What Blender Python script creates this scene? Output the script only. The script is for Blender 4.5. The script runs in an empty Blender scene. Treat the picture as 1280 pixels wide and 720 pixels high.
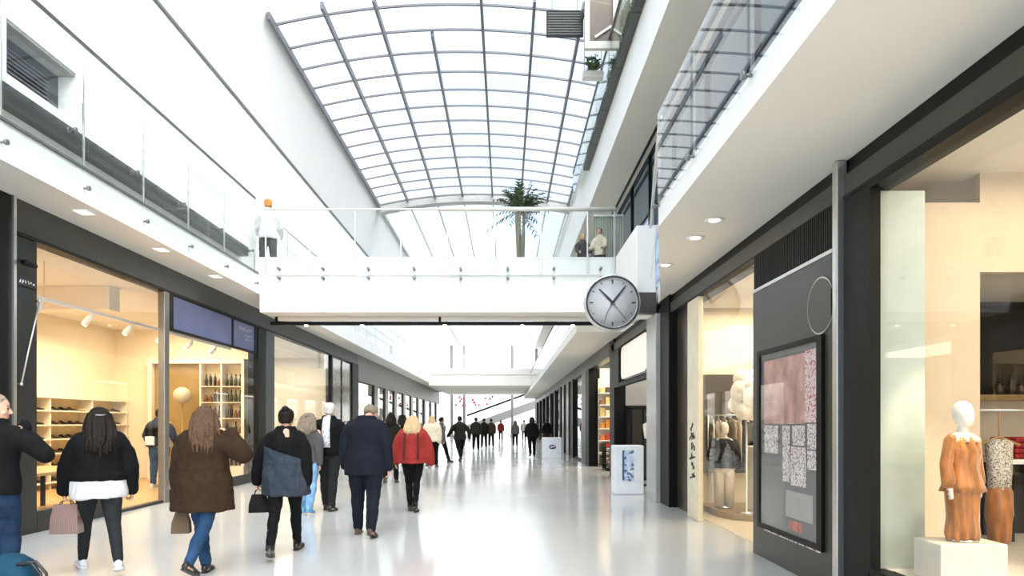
import bpy, bmesh, math, random
from mathutils import Vector, Matrix, noise
random.seed(7)
SC = bpy.context.scene
COL = SC.collection
PI = math.pi
F = 853.33
VX, VY, EYE = 632.0, 528.0, 1.5

def at(x, y, D):
    """point of the place seen at photo pixel x, y when it stands D metres away"""
    return Vector(((x - VX) * D / F, D, EYE + (VY - y) * D / F))

# ---------------------------------------------------------------- materials
MATS = {}
def mat(name, col, rough=0.5, metal=0.0, var=0.06, scale=6.0, bump=0.0, bscale=40.0, spec=0.5, stretch=None, sheen=0.0, coat=0.0):
    if name in MATS: return MATS[name]
    m = bpy.data.materials.new(name); m.use_nodes = True
    nt = m.node_tree; N = nt.nodes; L = nt.links
    b = N['Principled BSDF']
    b.inputs['Roughness'].default_value = rough
    b.inputs['Metallic'].default_value = metal
    b.inputs['Specular IOR Level'].default_value = spec
    b.inputs['Sheen Weight'].default_value = sheen
    b.inputs['Coat Weight'].default_value = coat
    tc = N.new('ShaderNodeTexCoord')
    src = tc.outputs['Object']
    if stretch:
        mp = N.new('ShaderNodeMapping'); mp.inputs['Scale'].default_value = stretch
        L.new(src, mp.inputs['Vector']); src = mp.outputs['Vector']
    nz = N.new('ShaderNodeTexNoise'); nz.inputs['Scale'].default_value = scale; nz.inputs['Detail'].default_value = 3
    L.new(src, nz.inputs['Vector'])
    rp = N.new('ShaderNodeValToRGB')
    c0 = [max(0, c * (1 - var)) for c in col]; c1 = [min(1, c * (1 + var)) for c in col]
    rp.color_ramp.elements[0].position = 0.3; rp.color_ramp.elements[1].position = 0.7
    rp.color_ramp.elements[0].color = (*c0, 1); rp.color_ramp.elements[1].color = (*c1, 1)
    L.new(nz.outputs['Fac'], rp.inputs['Fac']); L.new(rp.outputs['Color'], b.inputs['Base Color'])
    if bump:
        n2 = N.new('ShaderNodeTexNoise'); n2.inputs['Scale'].default_value = bscale; n2.inputs['Detail'].default_value = 4
        L.new(src, n2.inputs['Vector'])
        bp = N.new('ShaderNodeBump'); bp.inputs['Strength'].default_value = bump; bp.inputs['Distance'].default_value = 0.02
        L.new(n2.outputs['Fac'], bp.inputs['Height']); L.new(bp.outputs['Normal'], b.inputs['Normal'])
    MATS[name] = m
    return m

def mat_glass(name, tint=(0.97, 0.985, 0.98), gain=1.0, rough=0.0, ior=1.45):
    if name in MATS: return MATS[name]
    m = bpy.data.materials.new(name); m.use_nodes = True
    nt = m.node_tree; N = nt.nodes; L = nt.links; N.clear()
    out = N.new('ShaderNodeOutputMaterial'); mx = N.new('ShaderNodeMixShader')
    tr = N.new('ShaderNodeBsdfTransparent'); gl = N.new('ShaderNodeBsdfGlossy'); fr = N.new('ShaderNodeFresnel')
    tr.inputs['Color'].default_value = (*tint, 1); gl.inputs['Roughness'].default_value = rough
    gl.inputs['Color'].default_value = (gain, gain, gain, 1)
    fr.inputs['IOR'].default_value = ior
    # the same reflectance seen from either side of the thin pane
    geo = N.new('ShaderNodeNewGeometry'); ma = N.new('ShaderNodeMath'); ma.operation = 'MULTIPLY_ADD'
    L.new(geo.outputs['Backfacing'], ma.inputs[0]); ma.inputs[1].default_value = 1.0 / ior - ior; ma.inputs[2].default_value = ior
    L.new(ma.outputs[0], fr.inputs['IOR'])
    L.new(fr.outputs['Fac'], mx.inputs['Fac']); L.new(tr.outputs['BSDF'], mx.inputs[1]); L.new(gl.outputs['BSDF'], mx.inputs[2])
    L.new(mx.outputs['Shader'], out.inputs['Surface'])
    MATS[name] = m
    return m

def mat_emit(name, col, strength):
    if name in MATS: return MATS[name]
    m = bpy.data.materials.new(name); m.use_nodes = True
    b = m.node_tree.nodes['Principled BSDF']
    b.inputs['Base Color'].default_value = (*col, 1)
    b.inputs['Emission Color'].default_value = (*col, 1); b.inputs['Emission Strength'].default_value = strength
    MATS[name] = m
    return m

def mat_speckle(name, cols, scale=9.0, rough=0.6, stretch=(1, 1, 1)):
    """printed pattern: a voronoi cell pick through a colour ramp"""
    if name in MATS: return MATS[name]
    m = bpy.data.materials.new(name); m.use_nodes = True
    nt = m.node_tree; N = nt.nodes; L = nt.links; b = N['Principled BSDF']; b.inputs['Roughness'].default_value = rough
    tc = N.new('ShaderNodeTexCoord'); mp = N.new('ShaderNodeMapping'); mp.inputs['Scale'].default_value = stretch
    L.new(tc.outputs['Object'], mp.inputs['Vector'])
    vo = N.new('ShaderNodeTexVoronoi'); vo.inputs['Scale'].default_value = scale
    L.new(mp.outputs['Vector'], vo.inputs['Vector'])
    sp = N.new('ShaderNodeSeparateColor'); L.new(vo.outputs['Color'], sp.inputs['Color'])
    rp = N.new('ShaderNodeValToRGB'); rp.color_ramp.interpolation = 'CONSTANT'
    while len(rp.color_ramp.elements) < len(cols): rp.color_ramp.elements.new(0.5)
    for i, c in enumerate(cols):
        rp.color_ramp.elements[i].position = i / len(cols); rp.color_ramp.elements[i].color = (*c, 1)
    L.new(sp.outputs[0], rp.inputs['Fac']); L.new(rp.outputs['Color'], b.inputs['Base Color'])
    MATS[name] = m
    return m

def mat_stripe(name, c0, c1, scale=30.0, axis='X', rough=0.6):
    if name in MATS: return MATS[name]
    m = bpy.data.materials.new(name); m.use_nodes = True
    nt = m.node_tree; N = nt.nodes; L = nt.links; b = N['Principled BSDF']; b.inputs['Roughness'].default_value = rough
    tc = N.new('ShaderNodeTexCoord'); wv = N.new('ShaderNodeTexWave'); wv.bands_direction = axis
    wv.inputs['Scale'].default_value = scale; wv.inputs['Distortion'].default_value = 1.2; wv.inputs['Detail'].default_value = 2
    L.new(tc.outputs['Object'], wv.inputs['Vector'])
    rp = N.new('ShaderNodeValToRGB'); rp.color_ramp.elements[0].color = (*c0, 1); rp.color_ramp.elements[1].color = (*c1, 1)
    L.new(wv.outputs['Fac'], rp.inputs['Fac']); L.new(rp.outputs['Color'], b.inputs['Base Color'])
    MATS[name] = m
    return m

# ---------------------------------------------------------------- mesh building
class MB:
    def __init__(s): s.v = []; s.f = []; s.sm = []
    def add(s, vs, fs, smooth=False):
        b = len(s.v); s.v += [Vector(v) for v in vs]
        for f in fs: s.f.append([b + i for i in f]); s.sm.append(smooth)
        return s
    def box(s, lo, hi):
        x0, y0, z0 = lo; x1, y1, z1 = hi
        if x0 > x1: x0, x1 = x1, x0
        if y0 > y1: y0, y1 = y1, y0
        if z0 > z1: z0, z1 = z1, z0
        return s.add([(x0,y0,z0),(x1,y0,z0),(x1,y1,z0),(x0,y1,z0),(x0,y0,z1),(x1,y0,z1),(x1,y1,z1),(x0,y1,z1)],
                     [(3,2,1,0),(4,5,6,7),(0,1,5,4),(1,2,6,5),(2,3,7,6),(3,0,4,7)])
    def bbox(s, lo, hi, b=0.01):
        """box with chamfered edges: bigger bevel keeps edges catching light"""
        bm = bmesh.new(); bmesh.ops.create_cube(bm, size=1.0)
        c = [(lo[i]+hi[i])/2 for i in range(3)]; d = [abs(hi[i]-lo[i]) for i in range(3)]
        for v in bm.verts: v.co = Vector((c[0]+v.co.x*d[0], c[1]+v.co.y*d[1], c[2]+v.co.z*d[2]))
        bmesh.ops.bevel(bm, geom=bm.edges[:], offset=min(b, min(d)*0.45), segments=2, profile=0.5, affect='EDGES')
        bm.verts.index_update()
        s.add([v.co.copy() for v in bm.verts], [[v.index for v in f.verts] for f in bm.faces]); bm.free()
        return s
    def prism(s, poly, z0, z1):
        """plan polygon (x, y), counter-clockwise seen from above, extruded z0..z1"""
        n = len(poly)
        vs = [(x,y,z0) for x,y in poly] + [(x,y,z1) for x,y in poly]
        fs = [list(range(n))[::-1], list(range(n,2*n))] + [(i,(i+1)%n,n+(i+1)%n,n+i) for i in range(n)]
        return s.add(vs, fs)
    def extrude(s, poly, d):
        """any planar polygon (3-D points) extruded by vector d"""
        n = len(poly); d = Vector(d); p = [Vector(q) for q in poly]
        return s.add(p + [q + d for q in p], [list(range(n))[::-1], list(range(n,2*n))] + [(i,(i+1)%n,n+(i+1)%n,n+i) for i in range(n)])
    def loft(s, rings, smooth=True, caps=True):
        n = len(rings[0]); b = len(s.v)
        for r in rings: s.v += [Vector(p) for p in r]
        for k in range(len(rings)-1):
            for i in range(n):
                j = (i+1) % n
                s.f.append([b+k*n+i, b+k*n+j, b+(k+1)*n+j, b+(k+1)*n+i]); s.sm.append(smooth)
        if caps:
            s.f.append([b+i for i in range(n)][::-1]); s.sm.append(False)
            s.f.append([b+(len(rings)-1)*n+i for i in range(n)]); s.sm.append(False)
        return s
    def tube(s, pts, rad, n=10, round_ends=False, flat=1.0, hint=None):
        pts = [Vector(p) for p in pts]; m = len(pts)
        if not isinstance(rad, (list, tuple)): rad = [rad]*m
        tg = [(pts[min(i+1,m-1)] - pts[max(i-1,0)]).normalized() for i in range(m)]
        up = Vector(hint) if hint else (Vector((0,0,1)) if abs(tg[0].z) < 0.9 else Vector((0,1,0)))
        u = tg[0].cross(up).normalized(); rings = []
        def ring(c, u, w, r): return [c + (u*math.cos(2*PI*i/n) + w*math.sin(2*PI*i/n)*flat)*r for i in range(n)]
        for i in range(m):
            u = (u - tg[i]*u.dot(tg[i])).normalized(); w = tg[i].cross(u)
            if round_ends and i == 0:
                for a in (80, 55, 28): rings.append(ring(pts[0]-tg[0]*rad[0]*math.sin(math.radians(a)), u, w, rad[0]*math.cos(math.radians(a))))
            rings.append(ring(pts[i], u, w, rad[i]))
            if round_ends and i == m-1:
                for a in (28, 55, 80): rings.append(ring(pts[i]+tg[i]*rad[i]*math.sin(math.radians(a)), u, w, rad[i]*math.cos(math.radians(a))))
        return s.loft(rings)
    def bar(s, a, b, wx, wz):
        a = Vector(a); b = Vector(b); t = (b-a).normalized()
        up = Vector((0,0,1)) if abs(t.z) < 0.95 else Vector((0,1,0))
        u = t.cross(up).normalized()*wx/2; w = u.cross(t).normalized()*wz/2
        return s.loft([[p-u-w, p+u-w, p+u+w, p-u+w] for p in (a, b)], smooth=False)
    def lathe(s, prof, c=(0,0,0), n=20, axis='Z', smooth=True):
        c = Vector(c); rings = []
        for r, h in prof:
            ring = []
            for i in range(n):
                a = 2*PI*i/n; x, y = r*math.cos(a), r*math.sin(a)
                ring.append(c + (Vector((x,y,h)) if axis == 'Z' else Vector((x,-h,y)) if axis == 'Y' else Vector((h,x,y))))
            rings.append(ring)
        if prof[0][0] > .001 and prof[-1][0] > .001: return s.loft(rings + [rings[0]], smooth, False)      # an open ring: close it on itself
        return s.loft(rings, smooth)
    def ball(s, c, r, n=14, k=8):
        rx, ry, rz = r if isinstance(r, (list, tuple)) else (r, r, r); c = Vector(c); rings = []
        for j in range(1, k):
            t = PI*j/k
            rings.append([c + Vector((rx*math.sin(t)*math.cos(2*PI*i/n), ry*math.sin(t)*math.sin(2*PI*i/n), -rz*math.cos(t))) for i in range(n)])
        return s.loft(rings)
    def move(s, m):
        s.v = [m @ v for v in s.v]; return s
    def mesh(s, name):
        me = bpy.data.meshes.new(name); me.from_pydata([tuple(v) for v in s.v], [], s.f); me.update()
        for p, sm in zip(me.polygons, s.sm): p.use_smooth = sm
        return me
    def build(s, name, m, parent=None):
        me = s.mesh(name)
        bm = bmesh.new(); bm.from_mesh(me); bmesh.ops.recalc_face_normals(bm, faces=bm.faces[:]); bm.to_mesh(me); bm.free()
        o = bpy.data.objects.new(name, me); COL.objects.link(o)
        if m: me.materials.append(m)
        o.parent = parent
        return o

def tag(o, label=None, cat=None, group=None, kind=None):
    if label: o['label'] = label
    if cat: o['category'] = cat
    if group: o['group'] = group
    if kind: o['kind'] = kind
    return o

def thing(name, label, cat, loc=(0,0,0), rz=0.0, group=None):
    o = bpy.data.objects.new(name, None); COL.objects.link(o)
    o.empty_display_size = 0.1
    o.location = loc; o.rotation_euler = (0, 0, rz)
    return tag(o, label, cat, group)

def struct(name, mb, m, label=None):
    return tag(mb.build(name, m), label, kind='structure')

def dup(root, loc=None, rz=None, label=None, group=None):
    r = root.copy(); COL.objects.link(r)
    if loc is not None: r.location = loc
    if rz is not None: r.rotation_euler = (0, 0, rz)
    if label: r['label'] = label
    if group: r['group'] = group
    for ch in list(root.children):
        c = ch.copy(); COL.objects.link(c); c.parent = r
        for g in list(ch.children):
            d = g.copy(); COL.objects.link(d); d.parent = c
    return r

# ---------------------------------------------------------------- shared materials
M_white = mat('white_paint', (0.90, 0.90, 0.88), 0.55, var=0.015, scale=1.5)
M_soffit = mat('soffit_plaster', (0.80, 0.775, 0.71), 0.6, var=0.02, scale=0.8)
M_beige = mat('upper_soffit_plaster', (0.82, 0.79, 0.68), 0.6, var=0.02, scale=0.8)
M_dark = mat('charcoal_panel', (0.028, 0.028, 0.024), 0.38, var=0.08, scale=2.0, spec=.25)
M_grey = mat('grey_metal_panel', (0.055, 0.054, 0.047), 0.36, metal=0.3, var=0.06, scale=2.0)
M_black = mat('black_metal', (0.006, 0.006, 0.005), 0.45, var=0.1, spec=.18)
M_brown = mat('dark_bronze_panel', (0.055, 0.045, 0.03), 0.3, metal=0.2, var=0.12, scale=3.0, stretch=(6, 6, 0.6))
M_steel = mat('brushed_steel', (0.62, 0.62, 0.60), 0.28, metal=0.9, var=0.05, scale=30)
M_rail = mat('grey_handrail_metal', (0.20, 0.20, 0.20), 0.35, metal=0.6, var=0.05)
M_stone = mat('pale_stone', (0.42, 0.42, 0.40), 0.25, var=0.06, scale=5, metal=0.1)
M_cream = mat('cream_shop_wall', (0.80, 0.72, 0.57), 0.6, var=0.03, scale=1.2)
M_warm = mat('warm_shop_wall', (0.84, 0.74, 0.56), 0.6, var=0.03, scale=1.2)
M_shopceil = mat('shop_ceiling_paint', (0.78, 0.74, 0.66), 0.7, var=0.02)
M_wood = mat('honey_wood', (0.50, 0.30, 0.12), 0.35, var=0.25, scale=3.0, stretch=(1, 12, 1))
M_tan = mat('tan_lacquer', (0.30, 0.20, 0.075), 0.3, var=0.08)
M_glass = mat_glass('clear_glass', ior=1.20)
M_shopglass = mat_glass('shop_window_glass', (0.985, 0.985, 0.98), 1.0, 0.0, 1.19)
M_roofglass = mat_glass('roof_glass', (0.97, 0.985, 1.0), 1.0, 0.0, 1.25)
M_green = mat_glass('green_tinted_glass', (0.70, 0.78, 0.72), 1.0, 0.02, 1.5)
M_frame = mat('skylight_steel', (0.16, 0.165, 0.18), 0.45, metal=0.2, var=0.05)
M_softlamp = mat_emit('soft_lamp_diffuser', (1.0, 0.96, 0.86), 1.1)
M_lamp = mat_emit('lamp_diffuser', (1.0, 0.95, 0.85), 6.0)
M_warmlamp = mat_emit('warm_lamp_diffuser', (1.0, 0.82, 0.55), 9.0)
M_foliage = mat('green_leaf', (0.10, 0.16, 0.06), 0.5, var=0.5, scale=9)
# ================================================================ THE HALL
XL, XR = -6.38, 2.91            # shop-front planes
FL, FR = -5.62, 1.77            # balcony fascia planes
ZL, ZR = 4.43, 3.76             # soffit heights
YN, YE = -3.0, 92.0             # near and far ends built

# ---- floor: polished pale resin
def floor_material():
    m = bpy.data.materials.new('polished_floor'); m.use_nodes = True
    nt = m.node_tree; N = nt.nodes; L = nt.links; b = N['Principled BSDF']
    tc = N.new('ShaderNodeTexCoord'); nz = N.new('ShaderNodeTexNoise'); nz.inputs['Scale'].default_value = 0.45; nz.inputs['Detail'].default_value = 5
    L.new(tc.outputs['Object'], nz.inputs['Vector'])
    rp = N.new('ShaderNodeValToRGB'); rp.color_ramp.elements[0].position = .3; rp.color_ramp.elements[1].position = .7
    rp.color_ramp.elements[0].color = (.52, .53, .52, 1); rp.color_ramp.elements[1].color = (.57, .58, .57, 1)
    L.new(nz.outputs['Fac'], rp.inputs['Fac']); L.new(rp.outputs['Color'], b.inputs['Base Color'])
    r2 = N.new('ShaderNodeMapRange'); r2.inputs['To Min'].default_value = .10; r2.inputs['To Max'].default_value = .17
    L.new(nz.outputs['Fac'], r2.inputs['Value']); L.new(r2.outputs['Result'], b.inputs['Roughness'])
    b.inputs['IOR'].default_value = 1.55
    return m
M_floor = floor_material()
struct('floor', MB().box((-14, YN-6, -0.2), (14, YE, 0.0)), M_floor)

# ---- balcony slabs (soffit + fascia), first upper level
def slab(name, poly, z0, z1, m_under, m_side):
    mb = MB().prism(poly, z0, z1); o = mb.build(name, m_under)
    o.data.materials.append(m_side)
    for p in o.data.polygons:
        if p.normal.z > -0.5: p.material_index = 1
    return tag(o, kind='structure')
slab('ceiling_left', [(XL-.02, YN), (FL, YN), (FL, 66), (XL-.02, 66)], ZL, 4.87, M_soffit, M_white)
slab('ceiling_right', [(FR, YN), (XR+1.3, YN), (XR+1.3, 15.6), (XR-.03, 15.6), (XR-.03, 12.7), (FR, 7.9)], ZR, 4.02, M_soffit, M_white)
slab('ceiling_right_far', [(FR, 17.0), (XR+1.3, 17.0), (XR+1.3, 66), (FR, 66)], ZR, 4.02, M_soffit, M_white)
# floor build-up of the walkway on the clock side
struct('trim_1', MB().prism([(FR+.06, YN), (XR+1.3, YN), (XR+1.3, 15.6), (XR, 15.6), (XR, 12.85), (FR+.06, 8.0)], 4.022, 4.10), M_white)
# white pier where the footbridge lands on the clock side
struct('trim_2', MB().bbox((2.50, 13.05, 3.775), (XR-.035, 15.55, 5.27), .02).box((2.50, 13.05, 3.55), (XR-.035, 13.6, 3.775)), M_white)

# ---- footbridge across the hall
bz0, bz1, btop = 4.02, 4.83, 5.27
o = MB().box((FL, 15.6, bz0), (2.95, 17.0, bz1)).build('footbridge_slab', M_white); o.data.materials.append(M_soffit)
for p in o.data.polygons:
    if p.normal.z < -.5: p.material_index = 1
o.name = 'trim_3'; tag(o, kind='structure')
struct('trim_4', MB().box((FL-.02, 15.58, bz1), (2.9, 15.72, btop)).box((FL-.02, 15.555, 4.86), (2.9, 15.58, 4.885)).box((FL-.02, 15.57, 5.235), (2.9, 15.735, 5.27)), M_white)
# far footbridge
struct('trim_5', MB().box((FL, 50, 4.2), (3.0, 66, 5.0)).box((FL, 49.95, 5.0), (3.0, 50.1, 5.45)), M_soffit)

# ---- upper side walls
def left_upper():
    mb = MB(); x0, x1 = -6.0, -6.35
    # wall with a recessed opening 8.25..9.5 m along, 5.85..6.38 high
    y0, y1, z0, z1 = 8.2, 9.55, 5.7, 6.37
    mb.box((x1, YN, 4.6), (x0, y0, 8.7)); mb.box((x1, y1, 4.6), (x0, YE, 8.7))
    mb.box((x1, y0, 4.6), (x0, y1, z0)); mb.box((x1, y0, z1), (x0, y1, 8.7))
    return mb
struct('wall_left_upper', left_upper(), M_white)
struct('wall_left_slope', MB().extrude([(-6.0, YN, 8.70), (-5.3, YN, 10.72), (-5.5, YN, 10.8), (-6.3, YN, 8.75)], (0, YE-YN, 0)), M_white)
struct('trim_6', MB().bbox((-6.02, 4.0, 5.24), (-5.80, 15.4, 5.45), .01), M_grey)
struct('trim_7', MB().box((-6.0, 4.0, 5.455), (-5.86, 15.2, 5.50)), M_white)
struct('trim_8', MB().bar((-5.985, 8, 8.72), (-5.985, 40, 8.72), .05, .05), M_rail)
w = MB().box((-6.30, 8.2, 5.70), (-6.26, 9.55, 6.37)).build('window_1', mat('dark_recess_panel', (.05, .055, .06), .3)); tag(w, kind='structure')
MB().box((-6.26, 8.2, 5.70), (-6.02, 8.24, 6.37)).box((-6.26, 8.24, 6.33), (-6.02, 9.55, 6.37)).build('window_frame', M_stone, w)
lou = MB()
for k in range(9): lou.bar((-6.24, 8.5, 5.74+k*.055), (-6.24, 9.3, 5.74+k*.055), .02, .02)
lou.build('louvre', M_rail, w)

# ---- second upper level on the clock side: deep white fascia, beige underside
slab('ceiling_right_upper', [(2.6, YN), (3.75, YN), (3.75, 62), (2.6, 62)], 8.2, 9.7, M_beige, M_white)
struct('trim_9', MB().box((3.40, YN, 8.17), (3.46, 62, 8.2)), M_black)
struct('trim_10', MB().box((2.55, YN, 9.7), (3.75, 62, 9.74)), M_white)
M_upglass = mat('upper_shop_glass', (.11, .20, .31), .03, var=.05, spec=1.0, metal=.8)
w2 = tag(MB().box((3.62, YN, 4.10), (3.70, 62, 8.2)).build('window_2', M_upglass), kind='structure')
fr = MB()
for k in range(14):
    y = 7.4 + 2.42*k
    fr.box((3.575, y-.035, 4.10), (3.62, y+.035, 8.2))
fr.box((3.575, YN, 8.14), (3.62, 62, 8.2)).box((3.59, YN, 6.75), (3.62, 62, 6.79))
fr.build('window_frame', M_black, w2)

# ---- wall faces above / between the shop fronts (charcoal fascia bands)
struct('wall_left_fascia', MB().box((XL-.20, YN, 4.00), (XL, 29.5, ZL)), M_grey)
struct('trim_11', MB().box((XL-.2, YN, 3.955), (XL+.015, 29.5, 4.0)), M_black)
struct('wall_left_fascia_far', MB().box((XL-.25, 29.5, 3.30), (XL, 66, ZL)), mat('olive_grey_panel', (.16, .155, .13), .4, var=.08))
struct('wall_right_fascia', MB().box((XR, YN, 3.44), (XR+.25, 18.7, 3.62)), M_grey)
struct('trim_12', MB().box((XR+.04, YN, 3.62), (XR+.25, 18.7, ZR)).box((XR-.012, YN, 3.41), (XR+.25, 10.9, 3.44)), M_black)
struct('wall_right_fascia_far', MB().box((XR, 19.15, 3.35), (XR+.25, 66, ZR)), M_grey)

# ---- roof: near part, skylight vault, end arch
XC, ZTOP, RAD = -1.2, 11.12, 18.0
def zarc(x): return ZTOP - RAD + math.sqrt(RAD*RAD - (x-XC)**2)
def arc_pts(n=16, x0=-5.3, x1=2.75): return [(x0+(x1-x0)*i/n, zarc(x0+(x1-x0)*i/n)) for i in range(n+1)]
sky = thing('window_3', None, None, (0, 0, 0)); tag(sky, kind='structure')
def arc_shell(mb, y0, y1, t):
    p = arc_pts(); prof = [(x, z) for x, z in p] + [(x, z+t) for x, z in reversed(p)]
    mb.loft([[Vector((x, y, z)) for x, z in prof] for y in (y0, y1)], smooth=False); return mb
arc_shell(MB(), YN-12, 15.15, .02).build('glazing', M_roofglass, sky)  # unseen near roof, made bare open glazing to let daylight in
arc_shell(MB(), 15.2, 28.6, .02).build('glazing', M_roofglass, sky)
arc_shell(MB(), 29.2, 90, .02).build('glazing', M_roofglass, sky)
RX = [-5.28, -4.1, -2.95, -1.8, -.55, .65, 1.75, 2.62]
for i, x in enumerate(RX):
    y1 = 28.6
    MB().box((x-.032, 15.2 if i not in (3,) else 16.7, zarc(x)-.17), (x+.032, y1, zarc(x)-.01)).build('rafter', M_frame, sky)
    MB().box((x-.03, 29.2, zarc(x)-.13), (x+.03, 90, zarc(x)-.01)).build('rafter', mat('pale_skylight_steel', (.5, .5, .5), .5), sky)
for k in range(14):
    y = 15.65 + k*1.0
    i0 = 0 if k > 1 else 1
    pts = arc_pts(16, RX[0], RX[-1])
    mb = MB()
    prof = [Vector((x, 0, z-.06)) for x, z in pts] + [Vector((x, 0, z-.012)) for x, z in reversed(pts)]
    mb.loft([[q + Vector((0, y-.022, 0)) for q in prof], [q + Vector((0, y+.022, 0)) for q in prof]], smooth=False)
    mb.build('crossbar', M_frame, sky)
pts = arc_pts(18, -5.3, 2.7)
prof = [Vector((x, 28.65, z-.34)) for x, z in pts] + [Vector((x, 28.65, z+.02)) for x, z in reversed(pts)]
struct('trim_13', MB().loft([prof, [q+Vector((0, .45, 0)) for q in prof]], smooth=False), mat('arch_grey', (.42, .42, .40), .5))
struct('roof_right', MB().box((2.72, YN-6, zarc(2.72)-.05), (5.5, YE, zarc(2.72)+.2)), M_white)
struct('wall_right_upper', MB().box((3.75, YN, 8.2), (3.95, YE, 10.72)), M_white)
struct('wall_end', MB().box((-13, YE-.2, 0), (13, YE, 12)), M_white)

# ---- shop fronts: piers along the side of the shoe shop
def pier(x0, x1, y0, y1, z1, m, name='pillar', z0=0.0):
    return struct(name, MB().bbox((x0, y0, z0), (x1, y1, z1), .012), m)
pier(XL-.3, XL+.02, 8.55, 8.80, ZL, M_black)
pier(XL-.3, XL+.01, 5.5, 8.55, 4.0, M_black)
struct('trim_14', MB().box((XL+.0, 8.79, 0), (XL+.05, 8.84, ZL)), M_steel)
pier(XL-.3, XL, 8.85, 9.30, 3.95, M_dark)
struct('trim_15', MB().box((XL-.12, 9.30, .0), (XL+.0, 11.25, .29)), M_dark)
struct('trim_16', MB().box((XL-.06, 11.25, .0), (XL+.0, 17.5, .05)).box((XL-.06, 13.0, .05), (XL, 17.5, .22)), M_dark)
pier(XL-.1, XL+.03, 12.72, 12.90, 3.95, mat('bronze_mullion', (.22, .20, .17), .3, metal=.5))
pier(XL-.25, XL+.02, 17.56, 18.10, 3.95, M_black)
pier(XL-.25, XL+.02, 18.12, 18.80, 3.95, M_grey)
struct('trim_17', MB().box((XL-.12, 18.8, .0), (XL, 25.0, .23)), M_dark)
pier(XL-.2, XL+.02, 24.95, 25.15, 3.95, M_black)
pier(XL-.25, XL+.03, 28.3, 29.5, 4.0, M_black)

def pane(n, x, y0, y1, z0, z1, m=None, frame=None, t=.012):
    w = tag(MB().box((x-t, y0, z0), (x, y1, z1)).build('window_%d' % n, m or M_shopglass), kind='structure')
    if frame:
        fw = .05; fx0, fx1 = x-.07, x+.012
        MB().box((fx0, y0, z1-fw), (fx1, y1, z1)).box((fx0, y0, z0), (fx1, y1, z0+.03)).box((fx0, y0, z0+.03), (fx1, y0+fw, z1-fw)).box((fx0, y1-fw, z0+.03), (fx1, y1, z1-fw)).build('window_frame', frame, w)
    return w
pane(4, XL-.04, 9.30, 11.25, .29, 3.955)
pane(5, XL-.04, 11.25, 12.74, .05, 3.955)
pane(6, XL-.04, 12.90, 17.56, .22, 3.26)
pane(7, XL-.04, 18.80, 24.95, .23, 3.955)
d = tag(MB().box((XL-.06, 25.15, 0), (XL-.03, 28.3, 3.9)).build('door_1', mat('smoked_glass_door', (.16, .14, .10), .12, var=.1)), kind='structure')
MB().box((XL-.03, 26.6, 0), (XL-.005, 26.68, 3.9)).box((XL-.03, 25.15, 1.5), (XL-.005, 28.3, 1.54)).build('door_frame', M_black, d)

# dark piers of the distant shops on that side
FARL = [33.6, 36.6, 39.6, 43.0, 46.5, 50.0, 54.0, 58.5, 63.0]
for k, y in enumerate(FARL):
    pier(XL-.3, XL+.02, y-.45, y+.45, 3.3, M_brown)
    y0 = y + .45; y1 = (FARL[k+1] if k+1 < len(FARL) else 66) - .45
    pane(20+k, XL-.05, y0, y1, 0.02, 3.3, None, M_black)
pane(19, XL-.05, 29.5, 33.15, 0.02, 3.3, None, M_black)

# ---- the clock side: piers and panes
pier(XR-.005, XR+.055, 5.46, 5.87, 3.44, M_black)
struct('trim_18', MB().bbox((XR-.065, 5.87, 0), (XR+.03, 5.955, ZR-.002), .012), M_steel)
struct('trim_19', MB().box((XR, YN, 0), (XR+.2, 5.46, .31)), M_black)
pane(8, XR+.05, YN, 5.46, .31, 3.41, None, M_black)
struct('wall_right_kiosk', MB().box((XR, 5.955, 0), (XR+.16, 7.88, 3.41)), M_dark)
pane(9, XR+.05, 7.88, 10.3, .04, 3.41)
struct('pillar_cream', MB().bbox((XR-.01, 10.3, 0), (XR+.07, 10.9, 3.41), .015), mat('cream_pier', (.80, .72, .55), .4))
struct('door_2', MB().box((XR+.12, 10.9, 0), (XR+.2, 12.05, 3.44)), M_brown)
pier(XR-.03, XR+.3, 12.05, 12.72, ZR-.002, M_black)
pier(XR-.10, XR+.3, 12.78, 13.62, 3.545, M_stone)
pier(XR-.0, XR+.3, 18.3, 19.1, ZR-.01, M_black)
pier(XR-.06, XR+.3, 23.4, 24.3, 3.34, M_black)
pier(XR-.03, XR+.3, 24.6, 25.9, 3.34, M_grey)
struct('wall_right_bronze', MB().box((XR+.02, 31.0, 0), (XR+.3, 37.0, 3.34)), M_brown)
for k, y in enumerate([29.5, 31.5, 34.0, 36.0, 40.0, 44.0, 48.5, 53.0, 58.0, 63.0]):
    pier(XR-.06, XR+.3, y-.5, y+.5, 3.34, M_brown if k in (1, 2) else M_black)
# shop front with the round-cornered light box
struct('trim_20', MB().box((XR, 13.62, 2.42), (XR+.12, 18.3, 2.52)).box((XR, 13.62, 3.40), (XR+.12, 18.3, 3.44)).box((XR, 13.62, 2.52), (XR+.12, 13.80, 3.40)).box((XR, 17.6, 2.52), (XR+.12, 18.3, 3.40)), M_black)
for k, (a, b) in enumerate([(25.9, 29.0), (36.5, 39.5), (40.5, 43.5), (44.5, 48), (49, 52.5), (53.5, 57.5), (58.5, 62.5)]):
    pane(30+k, XR+.06, a, b, .04, 3.34, None, M_black)

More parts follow.
